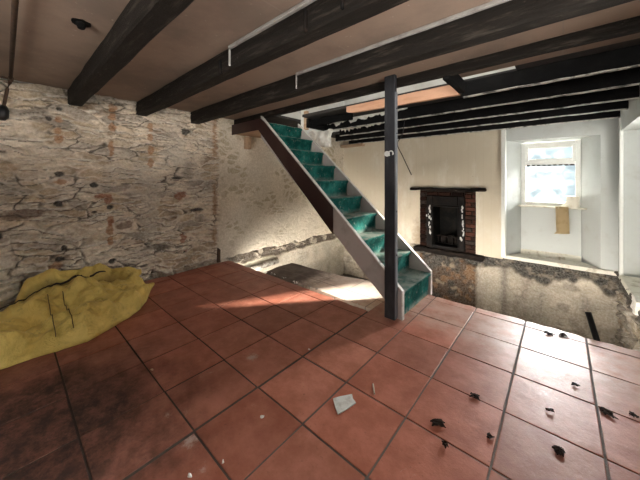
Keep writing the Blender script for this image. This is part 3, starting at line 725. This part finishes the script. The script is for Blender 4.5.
# flaked paint runs on the insert
def flake(pts, r, seed):
    rr = random.Random(seed); mm = MB(); r0 = r
    for (x, z) in pts:
        n = rr.randint(5, 8); r = r0 * rr.uniform(.45, 1.15); x += rr.uniform(-.010, .010); ring = [(x + r * rr.uniform(.5, 1.2) * math.cos(2 * PI * k / n), 5.4045, z + r * 1.7 * rr.uniform(.6, 1.5) * math.sin(2 * PI * k / n)) for k in range(n)]
        mm.prism(ring, (0, .004, 0))
    return mm
def fk(u, v):
    r = ray(u, v); t = 5.405 / r.y; return (r.x * t, H + r.z * t)
for pts, sd in (([fk(429.5, 206), fk(429.5, 208.5), fk(429.5, 211)], 1), ([fk(428.5, 214), fk(426.8, 215.5), fk(429.5, 217), fk(430.5, 219)], 2), ([fk(429.5, 223), fk(429, 225), fk(429.5, 227)], 3), ([fk(429.5, 230.5), fk(429.8, 232.5)], 4),
                ([fk(462, 208), fk(462, 210), fk(461.8, 212)], 5), ([fk(462.5, 216), fk(462, 218)], 6), ([fk(463, 222), fk(462.6, 224), fk(463, 226)], 7), ([fk(463.5, 229), fk(463.2, 231), fk(463.8, 233), fk(462.6, 235)], 8), ([fk(461, 238.5), fk(461.5, 240)], 9)):
    o = flake(pts, .019, sd).build('paint_flake', 'flake', FP); o['label'] = 'white flaking paint on the iron'
m = MB(); m.box((-2.28, 5.36, 1.085), (-.955, 5.50, 1.13), .008); m.build('mantel_shelf', 'char_wood', FP, rough=.014, rs=4, cell=.06)
m = MB(); m.box((-1.20, 5.37, 1.128), (-.96, 5.46, 1.15), .006); m.build('charred_lath', 'char_wood', FP, rough=.02, rs=6, cell=.05)
m = MB(); m.box((-2.2, 5.36, -.12), (-.98, 5.52, -.03), .012); m.build('hearth_edge', 'char_wood', FP, rough=.025, rs=5, cell=.05)

# ------------------------------------------------------------------ window in the back wall
W = bpy.data.objects.new('window_1', None); W.location = ((WX0 + WX1) / 2, 5.84, WZ0); COL.objects.link(W); W['kind'] = 'structure'
def wframe(m, x0, x1, z0, z1, w, y0, y1, bev=.006):
    m.box((x0, y0, z0), (x0 + w, y1, z1), bev); m.box((x1 - w, y0, z0), (x1, y1, z1), bev); m.box((x0 + w, y0, z0), (x1 - w, y1, z0 + w), bev); m.box((x0 + w, y0, z1 - w), (x1 - w, y1, z1), bev)
TZ = 1.53
m = MB(); wframe(m, WX0, WX1, WZ0, WZ1, .065, 5.81, 5.88); m.box((WX0 + .065, 5.81, TZ), (WX1 - .065, 5.88, TZ + .06), .006); m.build('window_frame', 'upvc', W)
m = MB(); wframe(m, WX0 + .05, WX1 - .05, TZ + .05, WZ1 - .05, .05, 5.79, 5.83); m.build('sash', 'upvc', W)
m = MB(); m.box((WX0 + .095, 5.825, TZ + .095), (WX1 - .095, 5.831, WZ1 - .095)); m.build('pane', 'glass', W)
m = MB(); m.box((WX0 + .06, 5.845, WZ0 + .06), (WX1 - .06, 5.851, TZ + .005)); m.build('pane', 'glass', W)
m = MB()
for i in range(9):
    x = WX0 + .075 + i * .068; m.box((x, 5.802, TZ - .018), (x + .045, 5.812, TZ + .004), .001)
m.box((WX0 + .07, 5.806, TZ - .014), (WX1 - .07, 5.812, TZ - .004)); m.build('glazing_gasket', 'gasket', W)
m = MB(); m.box((-.14, 5.775, TZ + .055), (-.08, 5.79, TZ + .075), .003); m.box((-.15, 5.765, TZ + .06), (-.05, 5.778, TZ + .072), .003); m.build('window_handle', 'upvc', W)
m = MB(); m.box((WX0 - .03, 5.70, .838), (WX1 + .06, 5.81, .862), .006); m.build('window_sill', 'skirt_white', W)

# things on the sill
c = Vector((.15, 5.752, .862))
t = thing('paper_roll', c, 'cream roll of paper standing on the right end of the window sill', 'roll')
m = MB(); m.tube([(c.x, c.y, .862), (c.x, c.y, 1.035)], .072, 28); m.tube([(c.x, c.y, 1.035), (c.x, c.y, 1.0355)], .028, 16)
m.bm.free(); m = MB(); bm = m.bm; n = 32; R0, R1, z0, z1 = .075, .022, .862, 1.03
rg = [[bm.verts.new((c.x + r * math.cos(2 * PI * k / n), c.y + r * .72 * math.sin(2 * PI * k / n), z)) for k in range(n)] for r, z in ((R0, z0), (R0 * 1.01, z0 + .06), (R0, z1), (R1, z1), (R1, z0))]
for i in range(5):
    a, b = rg[i], rg[(i + 1) % 5]
    for k in range(n): bm.faces.new([a[k], a[(k + 1) % n], b[(k + 1) % n], b[k]])
m.build('roll', 'paper_cream', t)
m = MB(); m.prism([(c.x - .07, 5.715, .865), (c.x - .17, 5.705, .865), (c.x - .12, 5.74, .885), (c.x - .06, 5.77, .98)], (0, .02, .004)); m.build('loose_sheet', 'paper_cream', t)
m = MB(); bm = m.bm; rows = []
for i in range(13):
    z = .868 - .43 * i / 12; yy = 5.693 + .02 * math.sin(i * .5) - .002
    rows.append([bm.verts.new((-.055 + .012 * i / 12 + .155 * j / 4 - (.03 * (i == 12) * (j < 2)), yy + .006 * math.sin(j * 1.7 + i * .6), z + (.02 * j / 4 if i == 12 else 0))) for j in range(5)])
for a, b in zip(rows, rows[1:]):
    for j in range(4): bm.faces.new([a[j], a[j + 1], b[j + 1], b[j]]).smooth = True
bmesh.ops.solidify(bm, geom=bm.faces[:], thickness=.003)
tag(m.build('paper_strip', 'paper_tan'), 'tan strip of paper hanging down from the window sill', 'paper')

# window in the right wall recess, and the one behind the viewer
W2 = bpy.data.objects.new('window_2', None); W2.location = (.97, 4.7, .75); COL.objects.link(W2); W2['kind'] = 'structure'
m = MB(); m.box((.96, 4.15, .75), (1.01, 4.21, 1.88), .005); m.box((.96, 4.66, .75), (1.01, 4.72, 1.88), .005); m.box((.96, 4.21, .75), (1.01, 4.66, .81), .005); m.box((.96, 4.21, 1.82), (1.01, 4.66, 1.88), .005); m.build('window_frame', 'upvc', W2)
m = MB(); m.box((.985, 4.2, .80), (.99, 4.67, 1.83)); m.build('pane', 'glass', W2)
W3 = bpy.data.objects.new('window_3', None); W3.location = (-.7, -1.75, .75); COL.objects.link(W3); W3['kind'] = 'structure'
m = MB(); wframe(m, RW[0], RW[1], RW[2], RW[3], .06, -1.80, -1.74); m.box((-.73, -1.80, .95), (-.67, -1.74, 1.9), .004); m.build('window_frame', 'upvc', W3)
m = MB(); m.box((RW[0] + .05, -1.772, RW[2] + .05), (RW[1] - .05, -1.767, RW[3] - .05)); m.build('pane', 'glass', W3)

W4 = bpy.data.objects.new('fill_window', None); W4.location = (.97, 1.0, .95); COL.objects.link(W4); W4['kind'] = 'structure'  # unseen window added for fill light from the near right
m = MB(); m.box((.96, .3, .95), (1.01, .36, 1.95), .005); m.box((.96, 1.64, .95), (1.01, 1.70, 1.95), .005); m.box((.96, .36, .95), (1.01, 1.64, 1.01), .005); m.box((.96, .36, 1.89), (1.01, 1.64, 1.95), .005); m.build('window_frame', 'upvc', W4)  # frame of the added fill window
m = MB(); m.box((.985, .35, 1.0), (.99, 1.65, 1.9)); m.build('pane', 'glass', W4)  # pane of the added fill window

# ------------------------------------------------------------------ yellow sack slumped against the wall
def sack():
    t = thing('rubble_sack', (-3.3, .3, 0), 'crumpled yellow woven plastic sack slumped on the tiles against the stone wall', 'sack')
    out = [(-2.875, -.35), (-2.875, -.02), (-2.85, .22), (-2.83, .43), (-2.92, .60), (-3.03, .76), (-3.14, .88), (-3.28, .98), (-3.46, 1.05)]
    nu, nv = 150, 90
    u, v = np.meshgrid(np.linspace(0, 1, nu), np.linspace(0, 1, nv), indexing='ij')
    y = -.45 + u * 1.50
    # front foot line and back line
    yo = np.array([p[1] for p in out]); xo = np.array([p[0] for p in out])
    xf = np.interp(y, yo, xo); xb = -3.90 + .0 * y
    xb = np.where(y > .75, -3.90 + (y - .75) * .6, xb)
    x = xf + (xb - xf) * v
    endk = sstep(1.10, .80, y); 
    topz = (.30 + .05 * np.sin(y * 5)) * (.52 + .48 * endk)
    topz = topz + .07 * np.exp(-((y - .97) / .10) ** 2)
    prof = np.interp(v, [0, .05, .14, .35, .6, .8, .86, 1], [0, .14, .26, .38, .50, .60, .66, 1.0])
    z = topz * prof
    # swollen front roll
    z = z + .075 * np.exp(-((v - .16) / .12) ** 2) * (.5 + .5 * endk) + .05 * np.exp(-((v - .72) / .15) ** 2) * endk
    left = sstep(.20, .05, y + (v - .5) * .10); z = z * (1 - left * sstep(.66, .84, v))
    # the long dark fold
    vf = .82 + .03 * np.sin(y * 5 + .4)
    fold = np.exp(-((v - vf) / .035) ** 2) * sstep(.95, .7, y)
    z = z - .075 * fold + .020 * np.exp(-((v - vf + .085) / .05) ** 2) * sstep(.95, .7, y)
    # creases
    w = fbm(x * 3, y * 3, 801) * 4
    F1 = voro(y / .30 + w * .15, x / .26, 861)[0]; F2 = voro(y / .13, x / .12 + w * .1, 871)[0]
    z = z + ((.45 - F1) * .15 + (.45 - F2) * .06) * sstep(0, .06, v) * sstep(1.0, .96, v)
    cr = np.abs(fbm(x * 5 + w * .5, y * 4 + w * .3, 811, 4) - .5) * 2
    cr2 = np.abs(fbm(x * 11 - w, y * 9 + w, 821, 4) - .5) * 2
    edge = sstep(0, .06, v) * sstep(1.0, .98, v)
    z = z + ((.5 - cr) * .05 + (.5 - cr2) * .022) * edge
    diag = np.sin((y * 1.0 + x * 1.6) * 17 + w * 1.2); z = z + .010 * diag * edge * sstep(.2, .6, y)
    x = x + (fbm(y * 6, z * 8, 831) - .5) * .06 * (1 - v)
    # open mouth: hollow and flared lip
    mouth = sstep(.86, 1.0, y)
    z = z - mouth * .06 * np.exp(-((v - .45) / .16) ** 2) + sstep(1.02, 1.13, y) * .05 * (np.exp(-((v - .12) / .12) ** 2) + np.exp(-((v - .85) / .12) ** 2) * 1.5)
    y = y + sstep(.9, 1.13, y) * (.10 * np.exp(-((v - .1) / .08) ** 2) + .07 * np.exp(-((v - .5) / .05) ** 2) - .10 * np.exp(-((v - .32) / .07) ** 2) - .05 * np.exp(-((v - .72) / .07) ** 2))
    z = np.maximum(z, .006 + .012 * (1 - edge) * 0)
    z = np.where(v < .004, .004, z)
    P = np.stack([x, y, z], -1)
    colr = np.ones(P.shape); colr *= (.9 + .25 * fbm(x * 4, y * 4, 841))[..., None]
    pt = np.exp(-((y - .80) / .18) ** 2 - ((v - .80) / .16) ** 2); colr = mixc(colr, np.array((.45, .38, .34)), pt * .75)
    colr = mixc(colr, np.array((.20, .18, .17)), fold * .9)  # crease shade put into the cloth colour
    verts = P.reshape(-1, 3).tolist(); idx = np.arange(nu * nv).reshape(nu, nv)
    q = np.stack([idx[:-1, :-1], idx[1:, :-1], idx[1:, 1:], idx[:-1, 1:]], -1).reshape(-1, 4).tolist()
    me = bpy.data.meshes.new('sack_cloth'); me.from_pydata(verts, [], q); me.update()
    a = me.color_attributes.new('Col', 'FLOAT_COLOR', 'POINT'); cc = np.ones((nu * nv, 4), np.float32); cc[:, :3] = colr.reshape(-1, 3); a.data.foreach_set('color', cc.ravel())
    bm = bmesh.new(); bm.from_mesh(me)
    bmesh.ops.recalc_face_normals(bm, faces=bm.faces)
    bmesh.ops.solidify(bm, geom=bm.faces[:], thickness=.004); bm.to_mesh(me); bm.free()
    o = link('sack_cloth', me, 'sack', smooth=True); o.parent = t; o.matrix_parent_inverse = Matrix.Translation(-t.location)
    m = MB(); bm = m.bm; A = []; B = []
    for k in range(30, 118):
        tt = (k - 30) / 88; j = int((.80 - .05 * math.sin(tt * 5)) * (nv - 1)); p = P[k, j]; q_ = P[k, j - 2]; ww = .006 + .022 * max(0, math.sin((tt - .45) * 5.7)) * (tt > .45)
        zz = max(P[k, j - 6:j + 6, 2]) + .010
        A.append(bm.verts.new((p[0] - ww, p[1], zz + .004))); B.append(bm.verts.new((p[0] + ww, p[1], zz - .004)))
    for i in range(len(A) - 1): bm.faces.new([A[i], B[i], B[i + 1], A[i + 1]])
    bmesh.ops.solidify(bm, geom=bm.faces[:], thickness=.004)
    o = m.build('strap', 'strap', t); o['label'] = 'dark grey-brown strap, its thin end painted-in fold shade'  # real strap at the wide end, dark strip for fold shade at the thin end
    # two stitched seams running across the front
    for uu in (.47, .54):
        m = MB(); bm = m.bm; L = []; Rr = []
        for j in range(4, 58):
            k = int(uu * (nu - 1)); p = P[k, j]; q_ = P[k + 1, j]
            L.append(bm.verts.new((p[0], p[1] - .003, p[2] + .013))); Rr.append(bm.verts.new((q_[0], p[1] + .003, p[2] + .013)))
        for i in range(len(L) - 1): bm.faces.new([L[i], L[i + 1], Rr[i + 1], Rr[i]])
        bmesh.ops.solidify(bm, geom=bm.faces[:], thickness=.003)
        m.build('seam', 'seam', t)
sack()

# ------------------------------------------------------------------ pipes, cables, small things
t = thing('heating_pipe', (-3.93, .03, 1.95), 'rust brown pipe under the ceiling at the upper left, dropping down the stone wall', 'pipe')
m = MB(); yy = .035
m.tube([(.4, yy, 2.225), (-3.90, yy, 2.225)], .013, 12); m.tube([(-3.90, yy, 2.225), (-3.93, yy - .005, 2.21), (-3.94, yy - .02, 2.15), (-3.94, yy - .045, 1.96)], .013, 12); m.build('pipe_run', 'pipe_brown', t)
m = MB(); m.tube([(-3.80, yy, 2.225), (-3.87, yy, 2.225)], .020, 12); m.tube([(-3.84, yy - .09, 2.235), (-3.84, yy, 2.225)], .010, 10); m.build('pipe_joint', 'pipe_brown', t)
m = MB(); m.tube([(-3.94, yy - .04, 1.99), (-3.94, yy - .045, 1.95), (-3.94, yy - .05, 1.88), (-3.94, yy - .05, 1.85)], [.018, .04, .042, .018], 14); m.build('valve', 'black_plastic', t)

hx, hy = -2.22, .308
m = MB(); bm = m.bm; ring = []
rr = random.Random(2)
pts = [(hx + .05 * rr.uniform(.9, 1.1) * math.cos(2 * PI * k / 14), hy + .05 * rr.uniform(.9, 1.1) * math.sin(2 * PI * k / 14), 2.2615) for k in range(14)]
m.prism(pts, (0, 0, -.004)); m.tube([(hx, hy, 2.258), (hx + .005, hy, 2.225)], [.03, .018], 12)
tag(m.build('ceiling_rose', 'soot'), 'broken black light fitting stub on the ceiling at the upper left', 'light fitting')

def cable(name, pts, r, mat, label, cat):
    cu = []
    for i in range(len(pts) - 1):
        p0 = Vector(pts[max(i - 1, 0)]); p1 = Vector(pts[i]); p2 = Vector(pts[i + 1]); p3 = Vector(pts[min(i + 2, len(pts) - 1)])
        for k in range(8):
            s = k / 8; cu.append(.5 * ((2 * p1) + (p2 - p0) * s + (2 * p0 - 5 * p1 + 4 * p2 - p3) * s * s + (3 * p1 - p0 - 3 * p2 + p3) * s ** 3))
    cu.append(Vector(pts[-1])); m = MB(); m.tube(cu, r, 8); return tag(m.build(name, mat), label, cat)
def at_y(u, v, y):
    r = ray(u, v); k = y / r.y; return (r.x * k, y, H + r.z * k)
cable('loose_cable', [(-1.60, 3.60, 2.15), at_y(402.5, 134, 3.6), at_y(397.5, 144, 3.6), at_y(403, 157, 3.6), at_y(411.5, 175, 3.6)], .006, 'cable', 'thin black cable dangling from the joists right of the post', 'cable')

p = on_floor(597, 336); q = Vector(at_y(588, 312, 3.32))
m = MB(); m.tube([(q.x, 3.32, q.z), (p.x + .02, 3.22, -.12), (p.x + .05, 3.16, -1.04)], .022, 14); tag(m.build('black_pipe', 'black_plastic'), 'black pipe end sticking up from the pit behind the right tile edge', 'pipe')
m = MB(); m.tube([(-3.92, 2.42, -.235), (-3.92, 3.3, -.20)], .05, 16); tag(m.build('white_pipe', 'dirty_pipe'), 'dirty white pipe lying along the foot of the limewashed wall', 'pipe')
m = MB(); m.box((.565, 4.10, -.06), (.60, 4.36, .10), .012, seg=2); tag(m.build('torn_wallpaper', 'torn_plaster', rough=.03, rs=6, cell=.05), 'torn white wall lining hanging at the right edge under the side recess', 'wallpaper')
m = MB(); m.prism([on_left(215, 258)[0:0] or (-3.94, 2.12, .03), (-3.94, 2.17, .03), (-3.94, 2.165, .22), (-3.94, 2.13, .25)], (.03, 0, 0)); tag(m.build('timber_stub', 'old_brown', rough=.006, rs=6, cell=.05), 'dark brown timber stub at the foot of the bare stone wall', 'timber')

# scraps on the tiles
def flat_piece(name, cu, cv, outline, th, mat, label, cat, curl=.004, rot=0, group=None):
    p = on_floor(cu, cv); m = MB(); c_, s_ = math.cos(rot), math.sin(rot)
    m.prism([(p.x + a * c_ - b * s_, p.y + a * s_ + b * c_, .0035) for a, b in outline], (0, 0, th))
    return tag(m.build(name, mat), label, cat, group)
ol = [on_floor(u, v) - on_floor(344, 405) for u, v in ((333, 400), (339, 398), (352, 395.5), (353, 400), (356, 404), (349, 409), (338, 415.5), (335, 408))]
flat_piece('tile_scrap', 344, 405, [(q.x, q.y) for q in ol], .006, 'scrap', 'torn white scrap lying on the tiles at the front centre', 'scrap')
a, b = on_floor(373, 385), on_floor(374.5, 395)
m = MB(); m.tube([(a.x, a.y, .007), (b.x, b.y, .007)], .005, 8); tag(m.build('stick', 'stick'), 'short pale stick lying on the tiles right of the white scrap', 'stick')
def leaf_cluster(u, v, r, seed, label):
    rr = random.Random(seed); p = on_floor(u, v); m = MB(); bm = m.bm
    k = rr.randint(4, 6)
    for i in range(k):
        a = rr.uniform(0, 2 * PI); L = r * rr.uniform(.8, 1.3); w = L * rr.uniform(.35, .5); ox, oy = rr.uniform(-.5, .5) * r, rr.uniform(-.5, .5) * r
        d = Vector((math.cos(a), math.sin(a), 0)); n = Vector((-d.y, d.x, 0)); rows = []
        lift = rr.uniform(.004, .010)
        for s in range(7):
            tt = s / 6; ww = w * math.sin(PI * min(max(tt, .04), .97)) * (1 + .25 * math.sin(tt * 19 + i)); hz = .004 + lift * math.sin(tt * PI) * .5 + lift * .4 * tt
            c = Vector((p.x + ox, p.y + oy, hz)) + d * (L * (tt - .5) * 1.6)
            rows.append([bm.verts.new(c + n * ww * e + Vector((0, 0, abs(e) * lift * rr.uniform(.2, .9)))) for e in (-1, -.5, 0, .5, 1)])
        for x, y in zip(rows, rows[1:]):
            for j in range(4): bm.faces.new([x[j], x[j + 1], y[j + 1], y[j]])
    bmesh.ops.solidify(bm, geom=bm.faces[:], thickness=.0015)
    for vtx in bm.verts: vtx.co.z = max(vtx.co.z, .002)
    return tag(m.build('dead_leaf', 'leaf'), label, 'leaf', 'dead leaves on the tiles')
for i, (u, v, r, lab) in enumerate((
    (437, 423, .038, 'largest clump of dead brown leaves, lower centre right of the tiles'),
    (445, 447, .018, 'small dead leaf just below the largest leaf clump'),
    (475, 397.5, .022, 'small dead leaf above and right of the largest leaf clump'),
    (490, 438, .020, 'dead leaf beside the grout line at lower right centre'),
    (549, 334.5, .030, 'dead leaf clump, left one of the pair near the far tile edge'),
    (564, 337, .038, 'dead leaf clump, right one of the pair near the far tile edge'),
    (576, 386, .020, 'small dead leaf on the shiny tile near the right edge'),
    (550, 412, .016, 'tiny dead leaf on the tile between the grout lines, right of centre'),
    (559, 453, .024, 'dead leaf pair near the lower right corner of the floor'),
    (608, 415, .032, 'dead leaf clump by the rightmost long grout line'),
    (633, 417, .022, 'dead leaf at the right edge of the picture'))):
    leaf_cluster(u, v, r, 40 + i, lab)
def chip(u, v, r, seed, mat, label, z=0.002, group='plaster crumbs'):
    rr = random.Random(seed); p = on_floor(u, v) if not isinstance(u, tuple) else Vector(u); m = MB()
    bmesh.ops.create_icosphere(m.bm, subdivisions=2, radius=r, matrix=Matrix.Translation((p.x, p.y, z + r * .55)) @ Matrix.Diagonal((1, rr.uniform(.6, .9), .55, 1)))
    return tag(m.build('plaster_crumb', mat, rough=r * .5, rs=.6 / r), label, 'crumb', group)
chip(152, 371, .011, 1, 'tan_wood', 'tan crumb on the grout line left of centre')
chip(262, 418, .010, 2, 'torn_plaster', 'pale crumb on the tile left of the white scrap')
chip(190, 477, .014, 3, 'torn_plaster', 'pale crumb at the bottom edge of the picture')
chip(223, 463, .008, 4, 'torn_plaster', 'pale crumb beside the plaster splash at the lower left')
chip(309, 350, .008, 5, 'torn_plaster', 'pale crumb in the middle of the tiles left of the post')
rc = random.Random(8)
for i in range(26):
    x = rc.uniform(-3.1, -1.5); y = 2.40 + rc.uniform(-.03, .05); r = rc.uniform(.006, .018)
    chip((x, y, 0), 0, r, 100 + i, 'torn_plaster' if rc.random() > .3 else 'concrete', 'pale plaster crumb lying along the crack beside the broken dusty slab', z=-.012 if y > 2.425 else -.001, group='crumbs along the floor crack')

# ------------------------------------------------------------------ daylight
w = bpy.data.worlds.new('sky'); SC.world = w; w.use_nodes = True
HORIZON, SKY, REAR, BREAK = .40, 1.2, 14.0, 42.0
nt = w.node_tree; bg = nt.nodes['Background']
def wn(k, **kw):
    n = nt.nodes.new(k)
    for a, b in kw.items(): setattr(n, a, b)
    return n
def wm(op, a, b=0.0):
    n = wn('ShaderNodeMath', operation=op)
    for q, sk in ((a, n.inputs[0]), (b, n.inputs[1])):
        if hasattr(q, 'is_output'): nt.links.new(q, sk)
        else: sk.default_value = q
    return n.outputs[0]
def wr(f, a, b):
    n = wn('ShaderNodeMapRange', interpolation_type='SMOOTHSTEP'); nt.links.new(f, n.inputs[0]); n.inputs[1].default_value = a; n.inputs[2].default_value = b; return n.outputs[0]
tc = wn('ShaderNodeTexCoord'); sx = wn('ShaderNodeSeparateXYZ'); nt.links.new(tc.outputs['Generated'], sx.inputs[0])
az = wm('ARCTAN2', sx.outputs[0], sx.outputs[1]); el = wm('ARCSINE', sx.outputs[2])
D = math.radians
# overcast sky: dull at the horizon, paler higher up, a bright break in the cloud low in the north-east
cloud = wm('MULTIPLY', wm('MULTIPLY', wr(az, D(-26), D(-14)), wr(az, D(74), D(62))), wm('MULTIPLY', wr(el, D(6.5), D(11)), wr(el, D(40), D(30))))
cloud = wm('MULTIPLY', cloud, wm('ADD', 1.0, wm('MULTIPLY', 1.15, wm('MULTIPLY', wr(az, D(-16), D(-8)), wr(az, D(26), D(18))))))
low = wm('MULTIPLY', wm('MULTIPLY', wr(az, D(13), D(24)), wr(az, D(74), D(62))), wm('MULTIPLY', wr(el, D(-5), D(1)), wr(el, D(14), D(7))))
cloud = wm('MAXIMUM', cloud, low)
base = wm('ADD', HORIZON, wm('MULTIPLY', wr(el, D(2), D(12)), SKY - HORIZON))
rear = wm('MULTIPLY', wr(sx.outputs[1], .45, .2), wm('MULTIPLY', wr(el, D(-50), D(-25)), wr(el, D(3), D(-7))))   # added low glow behind the house, lighting walls and ceiling
base = wm('ADD', base, wm('MULTIPLY', rear, REAR))
nt.links.new(wm('ADD', base, wm('MULTIPLY', cloud, BREAK)), bg.inputs[1])
mx = wn('ShaderNodeMix', data_type='RGBA'); nt.links.new(wm('SUBTRACT', 1.0, wm('MULTIPLY', wr(el, D(14), D(4)), wm('MULTIPLY', wr(az, D(-22), D(-14)), wr(az, D(17), D(12))))), mx.inputs[0]); mx.inputs[6].default_value = (.78, .95, 1, 1); mx.inputs[7].default_value = (1, .95, .905, 1)
my = wn('ShaderNodeMix', data_type='RGBA'); nt.links.new(rear, my.inputs[0]); nt.links.new(mx.outputs[2], my.inputs[6]); my.inputs[7].default_value = (1, .925, .825, 1)
nt.links.new(my.outputs[2], bg.inputs[0])
sl = bpy.data.lights.new('hazy_sun', 'SUN'); sl.energy = 20; sl.angle = math.radians(3); sl.color = (1, .9, .76)
so = bpy.data.objects.new('hazy_sun', sl); COL.objects.link(so); so.location = (3, 9, 4); so.rotation_euler = Vector((.50, 1.0, .325)).to_track_quat('Z', 'Y').to_euler()
def portal(name, loc, rot, sx_, sy_):
    l = bpy.data.lights.new(name, 'AREA'); l.shape = 'RECTANGLE'; l.size = sx_; l.size_y = sy_; l.cycles.is_portal = True
    o = bpy.data.objects.new(name, l); o.location = loc; o.rotation_euler = rot; COL.objects.link(o)
portal('window_daylight', ((WX0 + WX1) / 2, 5.90, 1.38), (-PI / 2, 0, 0), .74, 1.04)
portal('side_daylight', (1.03, 4.435, 1.315), (0, PI / 2, 0), 1.13, .57)
portal('rear_daylight', ((RW[0] + RW[1]) / 2, -1.88, 1.42), (PI / 2, 0, 0), 1.5, 1.05)
portal('near_side_fill', (1.03, 1.0, 1.45), (0, PI / 2, 0), 1.0, 1.4)  # portal of the added near-side window
portal('upstairs_rear_fill', (-2.0, -1.88, 3.55), (PI / 2, 0, 0), 2.8, 1.3)  # portal of the added upstairs opening
portal('upstairs_daylight', (.96, 2.6, 3.55), (0, PI / 2, 0), 1.3, 2.0)

# ------------------------------------------------------------------ camera
cam = bpy.data.cameras.new('camera'); co = bpy.data.objects.new('camera', cam); COL.objects.link(co)
cam.sensor_width = 36; cam.lens = 275 / 640 * 36; cam.shift_y = -61 / 640; cam.clip_start = .05
co.location = (0, 0, H); co.rotation_euler = (PI / 2, 0, math.atan2(240, 275))
SC.camera = co
vs = SC.view_settings; vs.view_transform = 'Standard'; vs.look = 'None'; vs.gamma = 1; vs.exposure = 0.85; vs.use_curve_mapping = False
SC.cycles.use_denoising = True
SC.cycles.max_bounces = 10; SC.cycles.diffuse_bounces = 7
